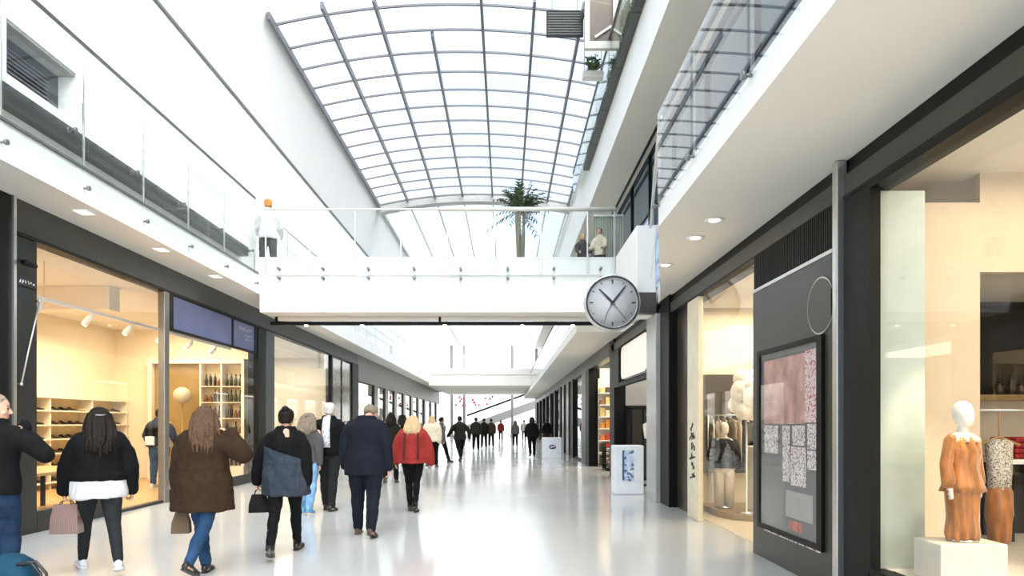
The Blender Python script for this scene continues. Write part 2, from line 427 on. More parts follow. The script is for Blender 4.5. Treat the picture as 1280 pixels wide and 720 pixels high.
# ---- shop interiors: back walls, partitions, ceilings, floors
struct('wall_left_shop_back', MB().box((-10.6, 5.5, 0), (-10.5, 66, 3.98)), M_warm)
struct('wall_left_shop_end', MB().box((-10.5, 5.4, 0), (XL-.3, 5.5, 3.98)), M_warm)
struct('wall_left_partition', MB().box((-10.5, 18.3, 0), (XL-.3, 18.42, 3.98)), M_warm)
struct('wall_left_partition_second', MB().box((-10.5, 26.4, 0), (XL-.3, 26.5, 3.98)), M_cream)
struct('wall_left_shop_back_far', MB().box((-8.6, 29.5, 0), (-8.5, 66, 3.98)), M_white)
struct('ceiling_left_shop', MB().box((-10.6, 5.4, 3.98), (XL-.21, 66, 4.08)), M_shopceil)
struct('floor_left_shop', MB().box((-10.5, 5.5, 0.0), (XL-.30, 18.3, .012)), M_wood)
struct('beam_shop', MB().bbox((-10.5, 12.4, 3.55), (-7.2, 12.75, 3.98), .01), M_cream)
# clock side
struct('wall_right_shop_back', MB().box((7.4, YN, 0), (7.5, 66, 3.75)), M_cream)
struct('ceiling_right_shop', MB().box((XR+.27, YN, 3.66), (7.5, 66, 3.75)), M_shopceil)
struct('wall_right_display', MB().box((3.46, 5.90, 0), (4.10, 5.96, 3.40)).box((4.10, 5.90, 2.80), (7.4, 5.96, 3.66)).box((XR+.36, 5.90, 0), (3.46, 5.96, 3.40)), mat('sand_display_wall', (.66, .55, .40), .5, var=.03))
struct('wall_right_partition', MB().box((XR+.17, 7.70, 0), (7.4, 7.80, 3.66)), M_cream)
struct('wall_right_partition_second', MB().box((XR+.31, 12.90, 0), (7.4, 13.0, 3.66)), M_cream)
struct('trim_22', MB().box((3.55, 12.84, .55), (7.4, 12.90, 2.40)), mat('dark_brown_backdrop', (.06, .045, .035), .5))
struct('wall_right_partition_third', MB().box((XR+.31, 18.35, 0), (7.4, 18.45, 3.34)), M_dark)
struct('trim_23', MB().box((XR+.3, 18.25, 1.95), (5.2, 18.35, 2.70)), mat('mid_grey_bulkhead', (.36, .36, .36), .5))
struct('trim_24', MB().box((XR+.3, 18.2, 2.70), (5.2, 18.35, 3.34)), M_white)
struct('wall_right_partition_fourth', MB().box((XR+.31, 23.3, 0), (7.4, 23.38, 3.34)), M_cream)
struct('floor_right_shop', MB().box((XR+.17, 7.9, 0), (7.4, 12.84, .01)), mat('sand_shop_floor', (.62, .52, .36), .3))
struct('wall_right_shop_back_far', MB().box((4.6, 26, 0), (4.7, 66, 3.34)), M_white)
struct('floor_right_window', MB().box((XR+.21, YN, 0.0), (7.4, 7.7, .30)), mat('display_plinth_white', (.80, .76, .68), .35))
# ================================================================ BALUSTRADES
def clamp(mb, c, ax):      # spider clamp: stub + disc
    c = Vector(c)
    d = Vector((1,0,0)) if ax == 'X' else Vector((0,1,0))
    mb.tube([c-d*.05, c+d*.05], .014, 8); mb.tube([c+d*.03, c+d*.06], .032, 12); mb.tube([c-d*.06, c-d*.03], .032, 12)

def balustrade_left():
    t = thing('glass_balustrade', 'frameless glass balustrade with thin grey handrail above the shoe shop', 'balustrade', (FL, 0, 0))
    ys = [1.6, 3.1, 4.6, 6.1, 7.6, 9.1, 10.6, 12.1, 13.65, 15.3]
    for a, b in zip(ys[:-1], ys[1:]):
        MB().box((.012, a+.02, 4.62), (.026, b-.02, 6.50)).build('glass_panel', M_glass, t)
    for y in ys:
        MB().bbox((-.02, y-.012, 4.88), (.008, y+.012, 5.75), .003).box((-.008, y-.004, 5.75), (.004, y+.004, 6.5)).build('post', M_steel, t)
    MB().tube([(0, 1.6, 6.53), (0, 15.3, 6.53)], .028, 10).build('handrail', M_rail, t)
    MB().box((-.03, 1.6, 4.872), (.03, 15.5, 4.90)).build('base_channel', M_rail, t)
    for y in ys[2:]:
        for dz, dy in ((5.28, -.28), (4.62, .0)):
            mb = MB(); clamp(mb, (.02, y+dy, dz), 'X'); mb.build('clamp', M_rail, t)
    return t
balustrade_left()

def balustrade_left_far():
    t = thing('glass_balustrade', 'glass balustrade with thin handrail beyond the footbridge above the dark far shops', 'balustrade', (FL, 0, 0))
    MB().box((.0, 17.2, 4.88), (.014, 49.8, 6.4)).build('glass_panel', M_glass, t)
    MB().tube([(0, 17.2, 6.43), (0, 49.8, 6.43)], .028, 8).build('handrail', M_steel, t)
    for k in range(16):
        MB().box((-.02, 17.6+2*k, 4.87), (.0, 17.64+2*k, 6.4)).build('post', M_steel, t)
balustrade_left_far()

def balustrade_bridge():
    t = thing('glass_balustrade', 'glass balustrade with pale handrail along the white footbridge', 'balustrade', (0, 15.5, 0))
    xs = [-5.45, -4.45, -3.42, -2.38, -1.32, -.25, .80, 1.86, 2.47]
    for a, b in zip(xs[:-1], xs[1:]):
        MB().box((a+.02, -.012, 4.70), (b-.02, 0.0, 6.30)).build('glass_panel', M_glass, t)
    for x in xs:
        MB().bbox((x-.014, -.005, 4.89), (x+.014, .03, 6.30), .003).build('post', M_steel, t)
        mb = MB(); clamp(mb, (x+.3, 0, 4.99), 'Y'); mb.build('clamp', M_rail, t)
        mb = MB(); clamp(mb, (x+.3, 0, 4.78), 'Y'); mb.build('clamp', M_rail, t)
    MB().tube([(-5.5, 0, 6.34), (-1.5, 0, 6.34)], .022, 8).tube([(-1.5, 0, 6.34), (2.5, 0, 6.34)], .05, 10).build('handrail', mat('pale_handrail', (.72, .70, .64), .4), t)
    # dark lighting rail under the bridge with little spot lamps
balustrade_bridge()
t = thing('lighting_rail', 'thin dark lighting rail with small lamps under the footbridge', 'lighting rail', (0, 16.3, 3.86))
MB().box((-5.6, -.05, -.04), (2.3, .05, .04)).build('rail_body', M_black, t)
for x in (-5.5, -1.6, 2.2): MB().box((x, -.02, .04), (x+.06, .02, .16)).build('hanger', M_black, t)
for x in (-4.75, -3.42, -1.45, .4, 1.6):
    MB().lathe([(.0, -.075), (.045, -.07), (.05, -.04), (.03, -.038)], (x, -.03, 0), 12).build('lamp', M_lamp, t)

def balustrade_right():
    t = thing('glass_balustrade', 'clear glass balustrade above the poster kiosk and clothes shop', 'balustrade', (FR, 0, 0))
    ys = [.9, 2.9, 4.9, 6.4, 7.85]
    for a, b in zip(ys[:-1], ys[1:]):
        MB().box((-.03, a+.02, 3.95), (-.016, b-.02, 5.02)).build('glass_panel', M_glass, t)
    for y in ys:
        MB().bbox((-.012, y-.012, 4.02), (.012, y+.012, 5.02), .003).build('post', M_rail, t)
        mb = MB(); clamp(mb, (-.02, y, 3.99), 'X'); mb.build('clamp', M_rail, t)
    MB().tube([(0, .9, 5.04), (0, 7.85, 5.04)], .024, 10).build('handrail', M_steel, t)
    # raking run along the splayed edge
    a = Vector((0.02, 7.9, 0)); b = Vector((.86, 12.4, 0))
    for k in range(3):
        p = a + (b-a)*(k/3+.01); q = a + (b-a)*((k+1)/3-.01)
        MB().extrude([p+Vector((0,0,4.10)), q+Vector((0,0,4.10)), q+Vector((0,0,5.02)), p+Vector((0,0,5.02))], (.012, 0, 0)).build('glass_panel', M_glass, t)
    MB().tube([a+Vector((0,0,5.04)), b+Vector((0,0,5.04))], .024, 10).build('handrail', M_steel, t)
balustrade_right()
t = thing('glass_balustrade', 'glass balustrade with dark handrail beyond the footbridge on the clock side', 'balustrade', (FR, 0, 0))
MB().box((-.014, 17.3, 4.0), (0, 49.5, 5.0)).build('glass_panel', M_glass, t)
MB().tube([(0, 17.3, 5.05), (0, 49.5, 5.05)], .035, 8).build('handrail', M_rail, t)
for k in range(13): MB().box((0, 17.6+2.5*k, 4.02), (.03, 17.66+2.5*k, 5.02)).build('post', M_rail, t)

t = thing('glass_balustrade', 'smoky glass balustrade with planting on the highest balcony', 'balustrade', (2.32, 0, 9.42))
for k in range(6):
    MB().box((0, 11.5+2.0*k, -.15), (.015, 13.46+2.0*k, .62)).build('glass_panel', M_green, t)
MB().bar((.01, 11.5, .65), (.01, 23.5, .65), .06, .06).build('handrail', M_rail, t)
# trailing plants behind it
def leaf_cloud(mb, c, r, n, size, rnd):
    c = Vector(c)
    for _ in range(n):
        d = Vector((rnd.gauss(0,1), rnd.gauss(0,1), rnd.gauss(0,1)))
        d = d.normalized()*(rnd.random()**.4); p = c + Vector((d.x*r[0], d.y*r[1], d.z*r[2]))
        a = Vector((rnd.uniform(-1,1), rnd.uniform(-1,1), rnd.uniform(-.6,.6))).normalized()*size*rnd.uniform(.6,1.3)
        s = a.cross(Vector((rnd.uniform(-1,1), rnd.uniform(-1,1), 1))).normalized()*size*.28
        mb.add([p, p+a*.5+s, p+a, p+a*.5-s], [(0,1,2,3)])
    return mb
rnd = random.Random(3)
for k, y in enumerate([12.0, 14.05, 16.1, 18.15, 20.2]):
    t = thing('trailing_plant', ['bushy dark planting behind the smoky glass of the highest balcony, nearest clump',
                               'second clump of dark planting behind the smoky glass of the highest balcony',
                               'third clump of dark planting behind the smoky glass of the highest balcony',
                               'fourth clump of dark planting behind the smoky glass of the highest balcony',
                               'furthest clump of dark planting on the highest balcony'][k], 'plant', (2.47, y, 9.30), 0, 'planting on the highest balcony')
    leaf_cloud(MB(), (0.04, 0, .56), (.03, .92, .42), 520, .075, rnd).build('foliage', M_foliage, t)
    MB().bbox((-.06, -1.02, .02), (.125, 1.02, .16), .01).build('trough', M_grey, t)

# ---- things hung under the skylight beside the highest balcony
t = thing('louvre_panel', 'dark slatted ventilation panel hanging under the top of the skylight', 'vent panel', at(706, 30, 15.6))
MB().box((-.42, -.02, -.30), (.42, .02, -.27)).box((-.42, -.02, .27), (.42, .02, .30)).box((-.42, -.02, -.27), (-.39, .02, .27)).box((.39, -.02, -.27), (.42, .02, .27)).build('panel_frame', M_black, t)
mb = MB()
for k in range(9): mb.bar((-.39, 0, -.24+k*.06), (.39, 0, -.24+k*.06), .05, .034)
mb.build('louvre', mat('louvre_dark', (.04, .045, .04), .4), t)
for x in (-.3, .28): MB().box((x, -.01, .30), (x+.02, .01, .95)).build('hanger', M_frame, t)
t = thing('roof_hatch', 'brown recessed hatch in a pale frame beside the skylight', 'hatch', at(752, 25, 15.2))
mb = MB().box((-.38, -.06, -.66), (-.27, .06, .6)).box((.25, -.06, -.66), (.38, .06, .6)).box((-.27, -.06, -.66), (.25, .06, -.50))
mb.build('hatch_frame', mat('pale_beige_frame', (.62, .60, .54), .5), t)
MB().box((-.27, .0, -.50), (.25, .05, .6)).build('hatch_panel', mat('umber_panel', (.14, .11, .08), .5), t)
MB().bar((-.15, -.02, -.40), (.22, -.02, -.15), .05, .05).build('stay_arm', mat('pale_beige_frame', (.62, .60, .54), .5), t)
t = thing('hanging_planter', 'hanging basket of mixed foliage under the skylight beside the hatch', 'planter', at(741, 94, 15.9))
MB().bbox((-.24, -.12, -.09), (.24, .12, .06), .02).build('trough', mat('pale_beige_frame', (.62, .60, .54), .5), t)
leaf_cloud(MB(), (0, 0, .26), (.17, .12, .22), 220, .10, rnd).build('foliage', M_foliage, t)
for x in (-.2, .2): MB().tube([(x, 0, .05), (x, 0, 1.7)], .008, 6).build('hanger', M_frame, t)

# ---- palm on the footbridge
def palm():
    t = thing('potted_palm', 'tall potted palm with bushy crown standing on the white footbridge', 'palm', (.36, 16.45, bz1))
    MB().lathe([(0, 0), (.17, 0), (.21, .38), (.225, .42), (.19, .42), (.18, .36), (0, .36)], n=20).build('pot', M_white, t)
    mb = MB()
    for k in range(5):
        a = k*1.26; r = .05
        mb.tube([(math.cos(a)*r, math.sin(a)*r, .36), (math.cos(a+.4)*r*1.6, math.sin(a+.4)*r*1.6, .9), (math.cos(a+.8)*r*2.2, math.sin(a+.8)*r*2.2, 1.45)], [.04, .032, .026], 8)
    mb.build('trunk', mat('palm_trunk', (.20, .17, .10), .8, var=.3, scale=20, bump=.4), t)
    mb = MB(); r = random.Random(11)
    for k in range(64):
        a = r.uniform(0, 2*PI); el = r.uniform(-.1, 1.35); ln = r.uniform(.45, .78)
        base = Vector((math.cos(a)*.06, math.sin(a)*.06, 1.36+r.uniform(-.05, .15)))
        prev = base; pts = []
        for s in range(7):
            u = s/6; e = el - 1.1*u*u
            pts.append(base + Vector((math.cos(a)*math.cos(el)*ln*u, math.sin(a)*math.cos(el)*ln*u, math.sin(el)*ln*u - .30*u*u*ln)))
        mb.tube(pts, [.008, .007, .006, .005, .004, .003, .002], 5)
        side = Vector((-math.sin(a), math.cos(a), 0))
        for s in range(1, 7):
            for sg in (-1, 1):
                p = pts[s]; d = (pts[s]-pts[s-1]).normalized()
                tip = p + (side*sg*.8 + d*.7 - Vector((0,0,.25)))*.17*(1.2-.09*s)
                w = d*.016
                mb.add([p-w, p+w, (p+tip)/2+w*1.2, tip, (p+tip)/2-w*1.2], [(0,1,2,3,4)])
    mb.build('foliage', mat('palm_leaf', (.055, .085, .035), .55, var=.4, scale=9), t); t.scale = (1.05, 1.05, 1.26)
palm()
# pleated screen + post at the clock end of the bridge
t = thing('pleated_screen', 'pale grey-green pleated screen standing at the clock end of the footbridge', 'screen', (0, 16.85, bz1))
mb = MB(); pts = []
n = 26
for k in range(n+1): pts.append((2.18+.72*k/n, .05 if k % 2 else 0.0))
mb.prism(pts + [(x, y+.02) for x, y in reversed(pts)], 0.0, 1.75)
mb.build('pleats', mat('grey_green_fabric', (.50, .53, .46), .7), t)
MB().box((2.12, -.02, 0), (2.19, .08, 1.15)).build('post', M_rail, t)
MB().box((2.18, -.02, 1.75), (2.92, .08, 1.80)).build('head_rail', M_steel, t)

# ================================================================ CLOCK
def clock():
    c = at(765, 379, 12.9); R = .485
    t = thing('wall_clock', 'big round grey-faced clock with thin dark hands on the pale pillar', 'clock', c)
    MB().lathe([(0, -.09), (R+.02, -.09), (R+.045, -.06), (R+.045, .05), (R+.03, .075), (R-.015, .075), (R-.02, .05), (0, .05)], n=64, axis='Y').build('casing', mat('pale_clock_casing', (.66, .66, .63), .25, metal=.4), t)
    MB().lathe([(R-.012, .074), (R+.018, .074), (R+.020, .084), (R-.012, .084)], n=64, axis='Y').build('bezel', mat('dark_bezel', (.05, .05, .055), .3, metal=.5), t)
    MB().lathe([(0, .052), (R-.02, .052), (R-.02, .056), (0, .056)], n=64, axis='Y').build('dial', mat('clock_dial_grey', (.52, .53, .54), .4, var=.02), t)
    for k in range(12):
        a = k*PI/6; m = MB(); L = .075 if k % 3 == 0 else .045; w = .026 if k % 3 == 0 else .012
        m.box((-w/2, -.062, R-.05-L), (w/2, -.056, R-.05)).move(Matrix.Rotation(a, 4, 'Y')); m.build('hour_mark', mat('dark_bezel', (.05,.05,.055), .3), t)
    def hand(name, ang, L, w, y, tail):
        mb = MB().extrude([(-w*.5, y, -tail), (w*.5, y, -tail), (w*.8, y, L*.25), (w*.35, y, L), (-w*.35, y, L), (-w*.8, y, L*.25)], (0, -.006, 0))
        mb.move(Matrix.Rotation(math.radians(ang), 4, 'Y')); mb.build(name, mat('dark_bezel', (.05,.05,.055), .3), t)
    hand('hour_hand', -44, .36, .030, -.064, .06)
    hand('minute_hand', 38, .40, .026, -.072, .06)
    mb = MB()
    mb.tube([(0,-.078,0), (-.07,-.078,-.12), (-.13,-.078,-.25), (-.16,-.078,-.40)], [.008,.007,.006,.005], 6); mb.build('tail_hand', M_rail, t)
    MB().tube([(0,-.08,0), (.15,-.08,-.19), (.27,-.08,-.34)], [.008,.006,.005], 6).build('second_hand', M_rail, t)
    MB().lathe([(0, .084), (.028, .084), (.03, .058), (0, .058)], n=16, axis='Y').build('hub', M_black, t)
    MB().box((.46, -.03, -.20), (.83, .12, .20)).build('bracket', M_grey, t)
clock()

# ================================================================ POSTER KIOSK PANEL
XP = XR - .055
def py(x): return F*XP/(x-VX)
def onp(x, y): D = py(x); return D, EYE + (VY-y)*D/F
t = thing('poster_kiosk', 'tall dark grey panel with louvred top and framed poster case', 'kiosk', (XP, 0, 0))
MB().bbox((.0, 5.965, 0), (.05, 7.88, 2.985), .006).build('body', M_grey, t)
mb = MB()
for k in range(44):
    y = 5.99 + k*.0432; mb.box((.008, y, 3.03), (.05, y+.022, 3.41))
mb.box((.035, 5.965, 3.02), (.052, 7.88, 3.41)); mb.build('grille', M_black, t)
MB().box((-.006, 5.965, 2.985), (.05, 7.88, 3.02)).build('edge_strip', M_steel, t)
yA, yB, zA, zB = 6.10, 7.66, .34, 2.29
MB().box((-.035, yA, zB-.05), (0, yB, zB)).box((-.035, yA, zA), (0, yB, zA+.05)).box((-.035, yA, zA+.05), (0, yA+.10, zB-.05)).box((-.035, yB-.07, zA+.05), (0, yB, zB-.05)).build('case_frame', M_black, t)
bd = MB().box((-.012, yA+.1, zA+.05), (-.002, yB-.07, zB-.05)).build('board', mat('board_grey', (.16, .165, .165), .5), t)
def patch(name, x0, y0, x1, y1, m, off):
    (Da, za), (Db, zb) = onp(x0, y0), onp(x1, y1)
    z_hi = EYE + (VY-y0)*((Da+Db)/2)/F; z_lo = EYE + (VY-y1)*((Da+Db)/2)/F
    return MB().box((off-.002, min(Da, Db), z_lo), (off, max(Da, Db), z_hi)).build(name, m, bd)
m_pink = mat('pink_print', (.56, .34, .30), .6, var=.35, scale=4.0)
m_note = mat_speckle('scribbled_paper', [(.75,.70,.70), (.80,.76,.75), (.72,.66,.66), (.30,.20,.21)], 75, .7)
m_red = mat('red_print', (.50, .16, .13), .6, var=.5, scale=8)
patch('pink_print', 957, 447, 1008, 530, m_pink, -.0125)
patch('speckled_print', 1008, 436, 1029, 528, mat_speckle('pink_speckle', [(.75,.62,.60), (.80,.74,.72), (.45,.12,.14), (.70,.45,.45)], 60, .7), -.0125)
for q in ((957,532,974,566), (980,532,989,602), (992,532,1008,557), (990,559,1009,608), (1011,530,1029,562), (1011,564,1029,588)):
    patch('paper_note', *q, m_note, -.0125)
patch('paper_note', 984, 616, 1018, 650, mat('faded_paper', (.42, .40, .39), .7), -.0125)
patch('red_print', 988, 652, 1004, 664, m_red, -.0125)
patch('caption_strip', 957, 668, 1028, 676, mat_speckle('caption_speckle', [(.8,.78,.76), (.7,.66,.64), (.2,.2,.2)], 40), -.0125)
MB().box((-.028, yA+.1, zA+.05), (-.024, yB-.07, zB-.05)).build('case_glass', M_shopglass, t)
dsc = thing('round_sign', 'round dark disc sign with a thin bright rim above the poster case', 'sign', (XP-.0075, 6.17, 2.555))
def cut_disc(r, x0, x1): return MB().extrude([Vector((x0, max(-.211, r*math.cos(a)), r*math.sin(a))) for a in [2*PI*k/64 for k in range(64)]], (x1-x0, 0, 0))
cut_disc(.245, -.010, .006).build('disc', M_grey, dsc); cut_disc(.258, -.006, .0065).build('rim', M_steel, dsc)

# ================================================================ SIGNS
def scribble(mb, x, y0, y1, z, h, rnd, n=5, t=.004):
    """illegible run of strokes on a plane x = const"""
    w = (y1-y0)/n
    for k in range(n):
        y = y0 + k*w
        for _ in range(3):
            a = Vector((x, y+rnd.uniform(.05,.8)*w, z+rnd.uniform(0,h))); b = Vector((x, y+rnd.uniform(.1,.9)*w, z+rnd.uniform(0,h)))
            if (b-a).length > h*.2: mb.bar(a, b, t*2, h*.14)
t = thing('fascia_sign', 'blue two-panel sign with faint white writing over the bottle shop window', 'sign', (XL, 0, 0))
MB().box((-.10, 12.92, 3.26), (.0, 17.54, 3.30)).box((-.10, 12.92, 3.93), (.0, 17.54, 3.955)).box((-.10, 12.92, 3.30), (0, 13.12, 3.93)).box((-.10, 17.38, 3.30), (0, 17.54, 3.93)).box((-.10, 15.95, 3.30), (-.005, 16.05, 3.93)).build('sign_frame', M_black, t)
m_blue = mat('sign_blue', (.15, .17, .33), .4, var=.1, scale=2)
MB().box((-.06, 13.12, 3.30), (-.02, 15.95, 3.93)).build('sign_panel', m_blue, t)
MB().box((-.06, 16.05, 3.30), (-.02, 17.38, 3.93)).build('sign_panel', m_blue, t)
mb = MB(); r = random.Random(5)
scribble(mb, -.018, 16.35, 17.2, 3.72, .10, r, 7); scribble(mb, -.018, 16.75, 17.2, 3.60, .06, r, 4); scribble(mb, -.018, 16.75, 17.2, 3.50, .07, r, 4)
mb.build('lettering', mat('sign_white', (.7, .66, .72), .5), t)

t = thing('pillar_lettering', 'dark vertical lettering on the cream pier beside the clothes shop', 'sign', (XR-.012, 10.6, 0))
mb = MB(); r = random.Random(9)
for k in range(6):
    z = .62 + k*.15
    for _ in range(4):
        a = Vector((-.002, r.uniform(-.16,.16), z+r.uniform(0,.12))); b = Vector((-.002, r.uniform(-.16,.16), z+r.uniform(0,.12)))
        if (a-b).length > .05: mb.bar(a, b, .008, .028)
mb.build('lettering', M_brown, t)

t = thing('name_sign', 'small dark name sign with faint pale writing by the steel edge strip', 'sign', (XL+.012, 9.06, 3.36))
MB().bbox((-.008, -.2, -.06), (.012, .2, .06), .004).build('plate', M_dark, t)
mb = MB(); scribble(mb, .014, -.15, .15, -.03, .05, random.Random(2), 6, .003); mb.build('lettering', M_white, t)
t = thing('security_camera', 'small black camera on the charcoal panel near the shoe shop window', 'camera', (XL+.03, 8.98, 3.62))
MB().tube([(-.02, 0, 0), (.08, 0, -.01)], .02, 10).build('mount', M_black, t)
MB().tube([(.06, -.08, -.03), (.10, .10, -.05)], .035, 12).build('housing', M_black, t)
t = thing('stay_rod', 'slanting steel stay rod on the charcoal panel', 'rod', (XL+.05, 0, 0))  # slanting rod fixed to the panel at both ends, not hung
MB().tube([(0, 9.27, 3.15), (0, 8.92, 2.0)], .012, 8).build('rod', M_steel, t)
for y, z in ((9.27, 3.15), (8.92, 2.0)): MB().ball((0, y, z), .024).tube([(-.049, y, z), (0, y, z)], .014, 8).build('end_fitting', M_steel, t)

# ---- downlights
for k, (x, y) in enumerate([(-5.85, 7.4), (-5.84, 9.45), (-5.80, 11.5), (-5.78, 13.6)]):
    t = thing('square_downlight', ['pale square downlight in the soffit above the steel edge strip', 'pale square downlight in the soffit over the first shoe shop pane', 'pale square downlight in the soffit over the second shoe shop pane',
              'pale square downlight in the soffit over the blue sign'][k], 'downlight', (x, y, ZL), 0, 'square downlights')
    MB().bbox((-.11, -.13, -.025), (.11, .13, -.001), .006).build('trim_frame', M_white, t)
    MB().box((-.085, -.105, -.03), (.085, .105, -.025)).build('diffuser', M_softlamp, t)
for k, (px, pyy) in enumerate([(893, 275), (869, 297), (832, 331)]):
    D = F*2.257/(VY-pyy); p = at(px, pyy, D)
    t = thing('round_downlight', ['round white downlight in the cream soffit, nearest the poster kiosk', 'round white downlight in the cream soffit, second from the poster kiosk', 'round white downlight in the cream soffit, closest to the clock'][k], 'downlight', (p.x, p.y, ZR), 0, 'round downlights')
    MB().lathe([(.05, -.004), (.10, -.02), (.11, -.001), (.05, -.001)], n=24).build('trim_ring', M_white, t)
    MB().lathe([(0, -.012), (.06, -.012), (.06, -.006), (0, -.006)], n=24).build('diffuser', M_lamp, t)

t = thing('light_box', 'white light box with rounded corners over the dark shop below the clock', 'sign', (XR-.02, 0, 0))
rr = []
y0_, y1_, z0_, z1_, r_ = 13.85, 17.1, 2.56, 3.37, .14
for cy_, cz_, a0 in ((y1_-r_*2, z1_-r_, 0), (y0_+r_*2, z1_-r_, 90), (y0_+r_*2, z0_+r_, 180), (y1_-r_*2, z0_+r_, 270)):
    for k in range(7):
        a = math.radians(a0+15*k); rr.append(Vector((0, cy_+2*r_*math.cos(a), cz_+r_*math.sin(a))))
MB().extrude(rr, (.10, 0, 0)).build('face', mat_emit('light_box_face', (.92, .88, .80), .35), t)
MB().loft([[Vector((-.02 if k in (0, 3) else .10, (q.y-15.47)*s_+15.47, (q.z-2.965)*s2+2.965)) for q in rr] for k, (s_, s2) in enumerate(((1.0, 1.0), (1.0, 1.0), (1.05, 1.10), (1.05, 1.10), (1.0, 1.0)))], False, False).build('surround', M_black, t)

# ================================================================ WHITE DISPLAY BOXES IN THE AISLE
t = thing('display_plinth', 'white standing display box with a blue patterned panel below the clock', 'display box', at(786, 618, 14.2).to_2d().to_3d())
MB().bbox((-.31, -.02, 0), (.31, .40, 1.02), .02).build('body', mat('plinth_white', (.80, .84, .90), .35), t)
MB().box((-.14, -.028, .28), (.10, -.021, .92)).build('panel', mat_speckle('blue_print', [(.55,.68,.85), (.70,.80,.90), (.10,.18,.32), (.45,.58,.78)], 20, .5), t)
MB().box((-.14, -.030, .30), (-.10, -.029, .90)).build('band', mat('navy_band', (.05, .10, .22), .5), t)
t = thing('display_plinth', 'white display box with a small navy oval emblem farther along the aisle', 'display box', at(690, 573, 28.4).to_2d().to_3d())
MB().bbox((-.40, -.02, 0), (.40, .6, .87), .02).build('body', mat('plinth_white', (.80, .84, .90), .35), t)
em = MB().lathe([(0, .021), (.15, .021), (.15, .026), (0, .026)], n=28, axis='Y').move(Matrix.Translation((0.02, 0, .48)) @ Matrix.Diagonal((1, 1, .62, 1)))
em.build('emblem', mat('emblem_navy', (.06, .05, .22), .4), t)
MB().bar((-.08, -.03, .47), (.12, -.03, .50), .006, .05).build('emblem_stroke', mat('sign_white', (.7, .66, .72), .5), t)

# ================================================================ ESCALATOR AT THE FAR END
t = thing('escalator', 'long escalator with dark handrail rising across the bright far end', 'escalator', (0, 74, 0))
a, b = Vector((-4.2, 0, 1.3)), Vector((6.5, 0, 5.2))
def par(o, h): return [a+Vector((0,o,-1.0)), b+Vector((0,o,-1.0)), b+Vector((0,o,h)), a+Vector((0,o,h))]
MB().extrude(par(0, -.1), (0, .15, 0)).build('side_panel', mat('escalator_grey', (.20, .20, .20), .4), t)
MB().extrude(par(1.2, -.1), (0, .15, 0)).build('side_panel', mat('escalator_grey', (.20, .20, .20), .4), t)
MB().extrude([q+Vector((0,0,0)) for q in par(0.05, .9)], (0, .02, 0)).build('glass_panel', M_glass, t)
for o in (0.06, 1.26): MB().tube([a+Vector((0,o,.95)), b+Vector((0,o,.95))], .09, 8).build('handrail', M_black, t)
mb = MB(); n = 26
for k in range(n):
    p = a + (b-a)*(k/n); mb.box((p.x, .15, p.z-.9), (p.x+(b.x-a.x)/n, 1.2, p.z-.45))
mb.build('step', M_rail, t)
MB().box((-7.2, 0, 0), (-4.2, 1.4, .15)).box((-4.2, 0, 0), (-3.9, 1.4, .35)).build('landing', M_steel, t)

# hanging pink decorations over the far end
rp = random.Random(21)
for k in range(16):
    x = rp.uniform(-5.2, -1.0); z = rp.uniform(3.2, 4.2)
    t = thing('hanging_ornament', 'small pink ornament hanging in the bright far end of the hall', 'ornament', (x, 69+rp.uniform(-2, 2), z), rp.uniform(0,3), 'pink ornaments at the far end')
    MB().lathe([(0, -.16), (.09, -.08), (.12, 0), (.08, .09), (0, .14)], n=10).build('bauble', mat('ornament_pink', (.42, .03, .10), .4), t)
    MB().tube([(0,0,.13), (0,0,4.6)], .012, 4).build('cord', M_white, t)

# slim grey columns in the bright far end
for k, x in enumerate((-5.6, -4.3, .7, 3.2)):
    struct('pillar_far', MB().tube([(x, 71, 0), (x, 71, 9.5)], .14, 14).tube([(x, 71, 0), (x, 71, .3)], .22, 14), mat('column_grey', (.20, .20, .20), .4))
# ================================================================ SHOE SHOP (first window)
sx, sy = -10.1, 15.9           # shelf unit stands before the partition and is seen through the first pane
SH = [.16, .48, .80, 1.12, 1.44, 1.76]
t = thing('shoe_shelf', 'wide pale shelf unit of dark shoes seen through the shoe shop window', 'shelf', (-10.46, 13.6, .012))
for y in (0, 1.55, 3.1, 4.6): MB().box((0, y-.02, 0), (.36, y+.02, 2.06)).build('upright', M_cream, t)
for z in SH + [2.06]: MB().box((0, -.02, z-.03), (.40, 4.62, z)).build('shelf_board', M_cream, t)
MB().box((0, -.02, 0), (.02, 4.62, 2.06)).build('back_panel', mat('gold_back', (.75, .60, .34), .5), t)
def shoe_mb():
    mb = MB(); rings = []
    for u, w, h0, h in [(0,.026,.0,.05),(.03,.032,.0,.085),(.08,.032,.0,.085),(.13,.034,.0,.055),(.19,.040,.0,.042),(.24,.034,.0,.034),(.27,.016,.0,.022)]:
        rings.append([Vector((u-.13, w*math.cos(a), h0+h/2+h/2*math.sin(a))) for a in [2*PI*i/10 for i in range(10)]])
    return mb.loft(rings)
kinds = [('shoe', mat('black_leather', (.015,.013,.012), .3)), ('shoe', mat('brown_leather', (.10,.05,.02), .35)), ('shoe', mat('cream_leather', (.55,.42,.25), .4))]
protos = []
for nm, m in kinds:
    r = thing('shoe', 'shoe', 'shoe'); shoe_mb().build('upper', m, r); MB().bbox((-.13,-.036,-.006), (.14,.036,.004), .004).build('sole', M_black, r); protos.append(r)
rs = random.Random(4); first = {0: True, 1: True, 2: True}
ORD = ['lowest', 'second', 'third', 'fourth', 'fifth', 'top']
CN = ['black', 'brown', 'cream']
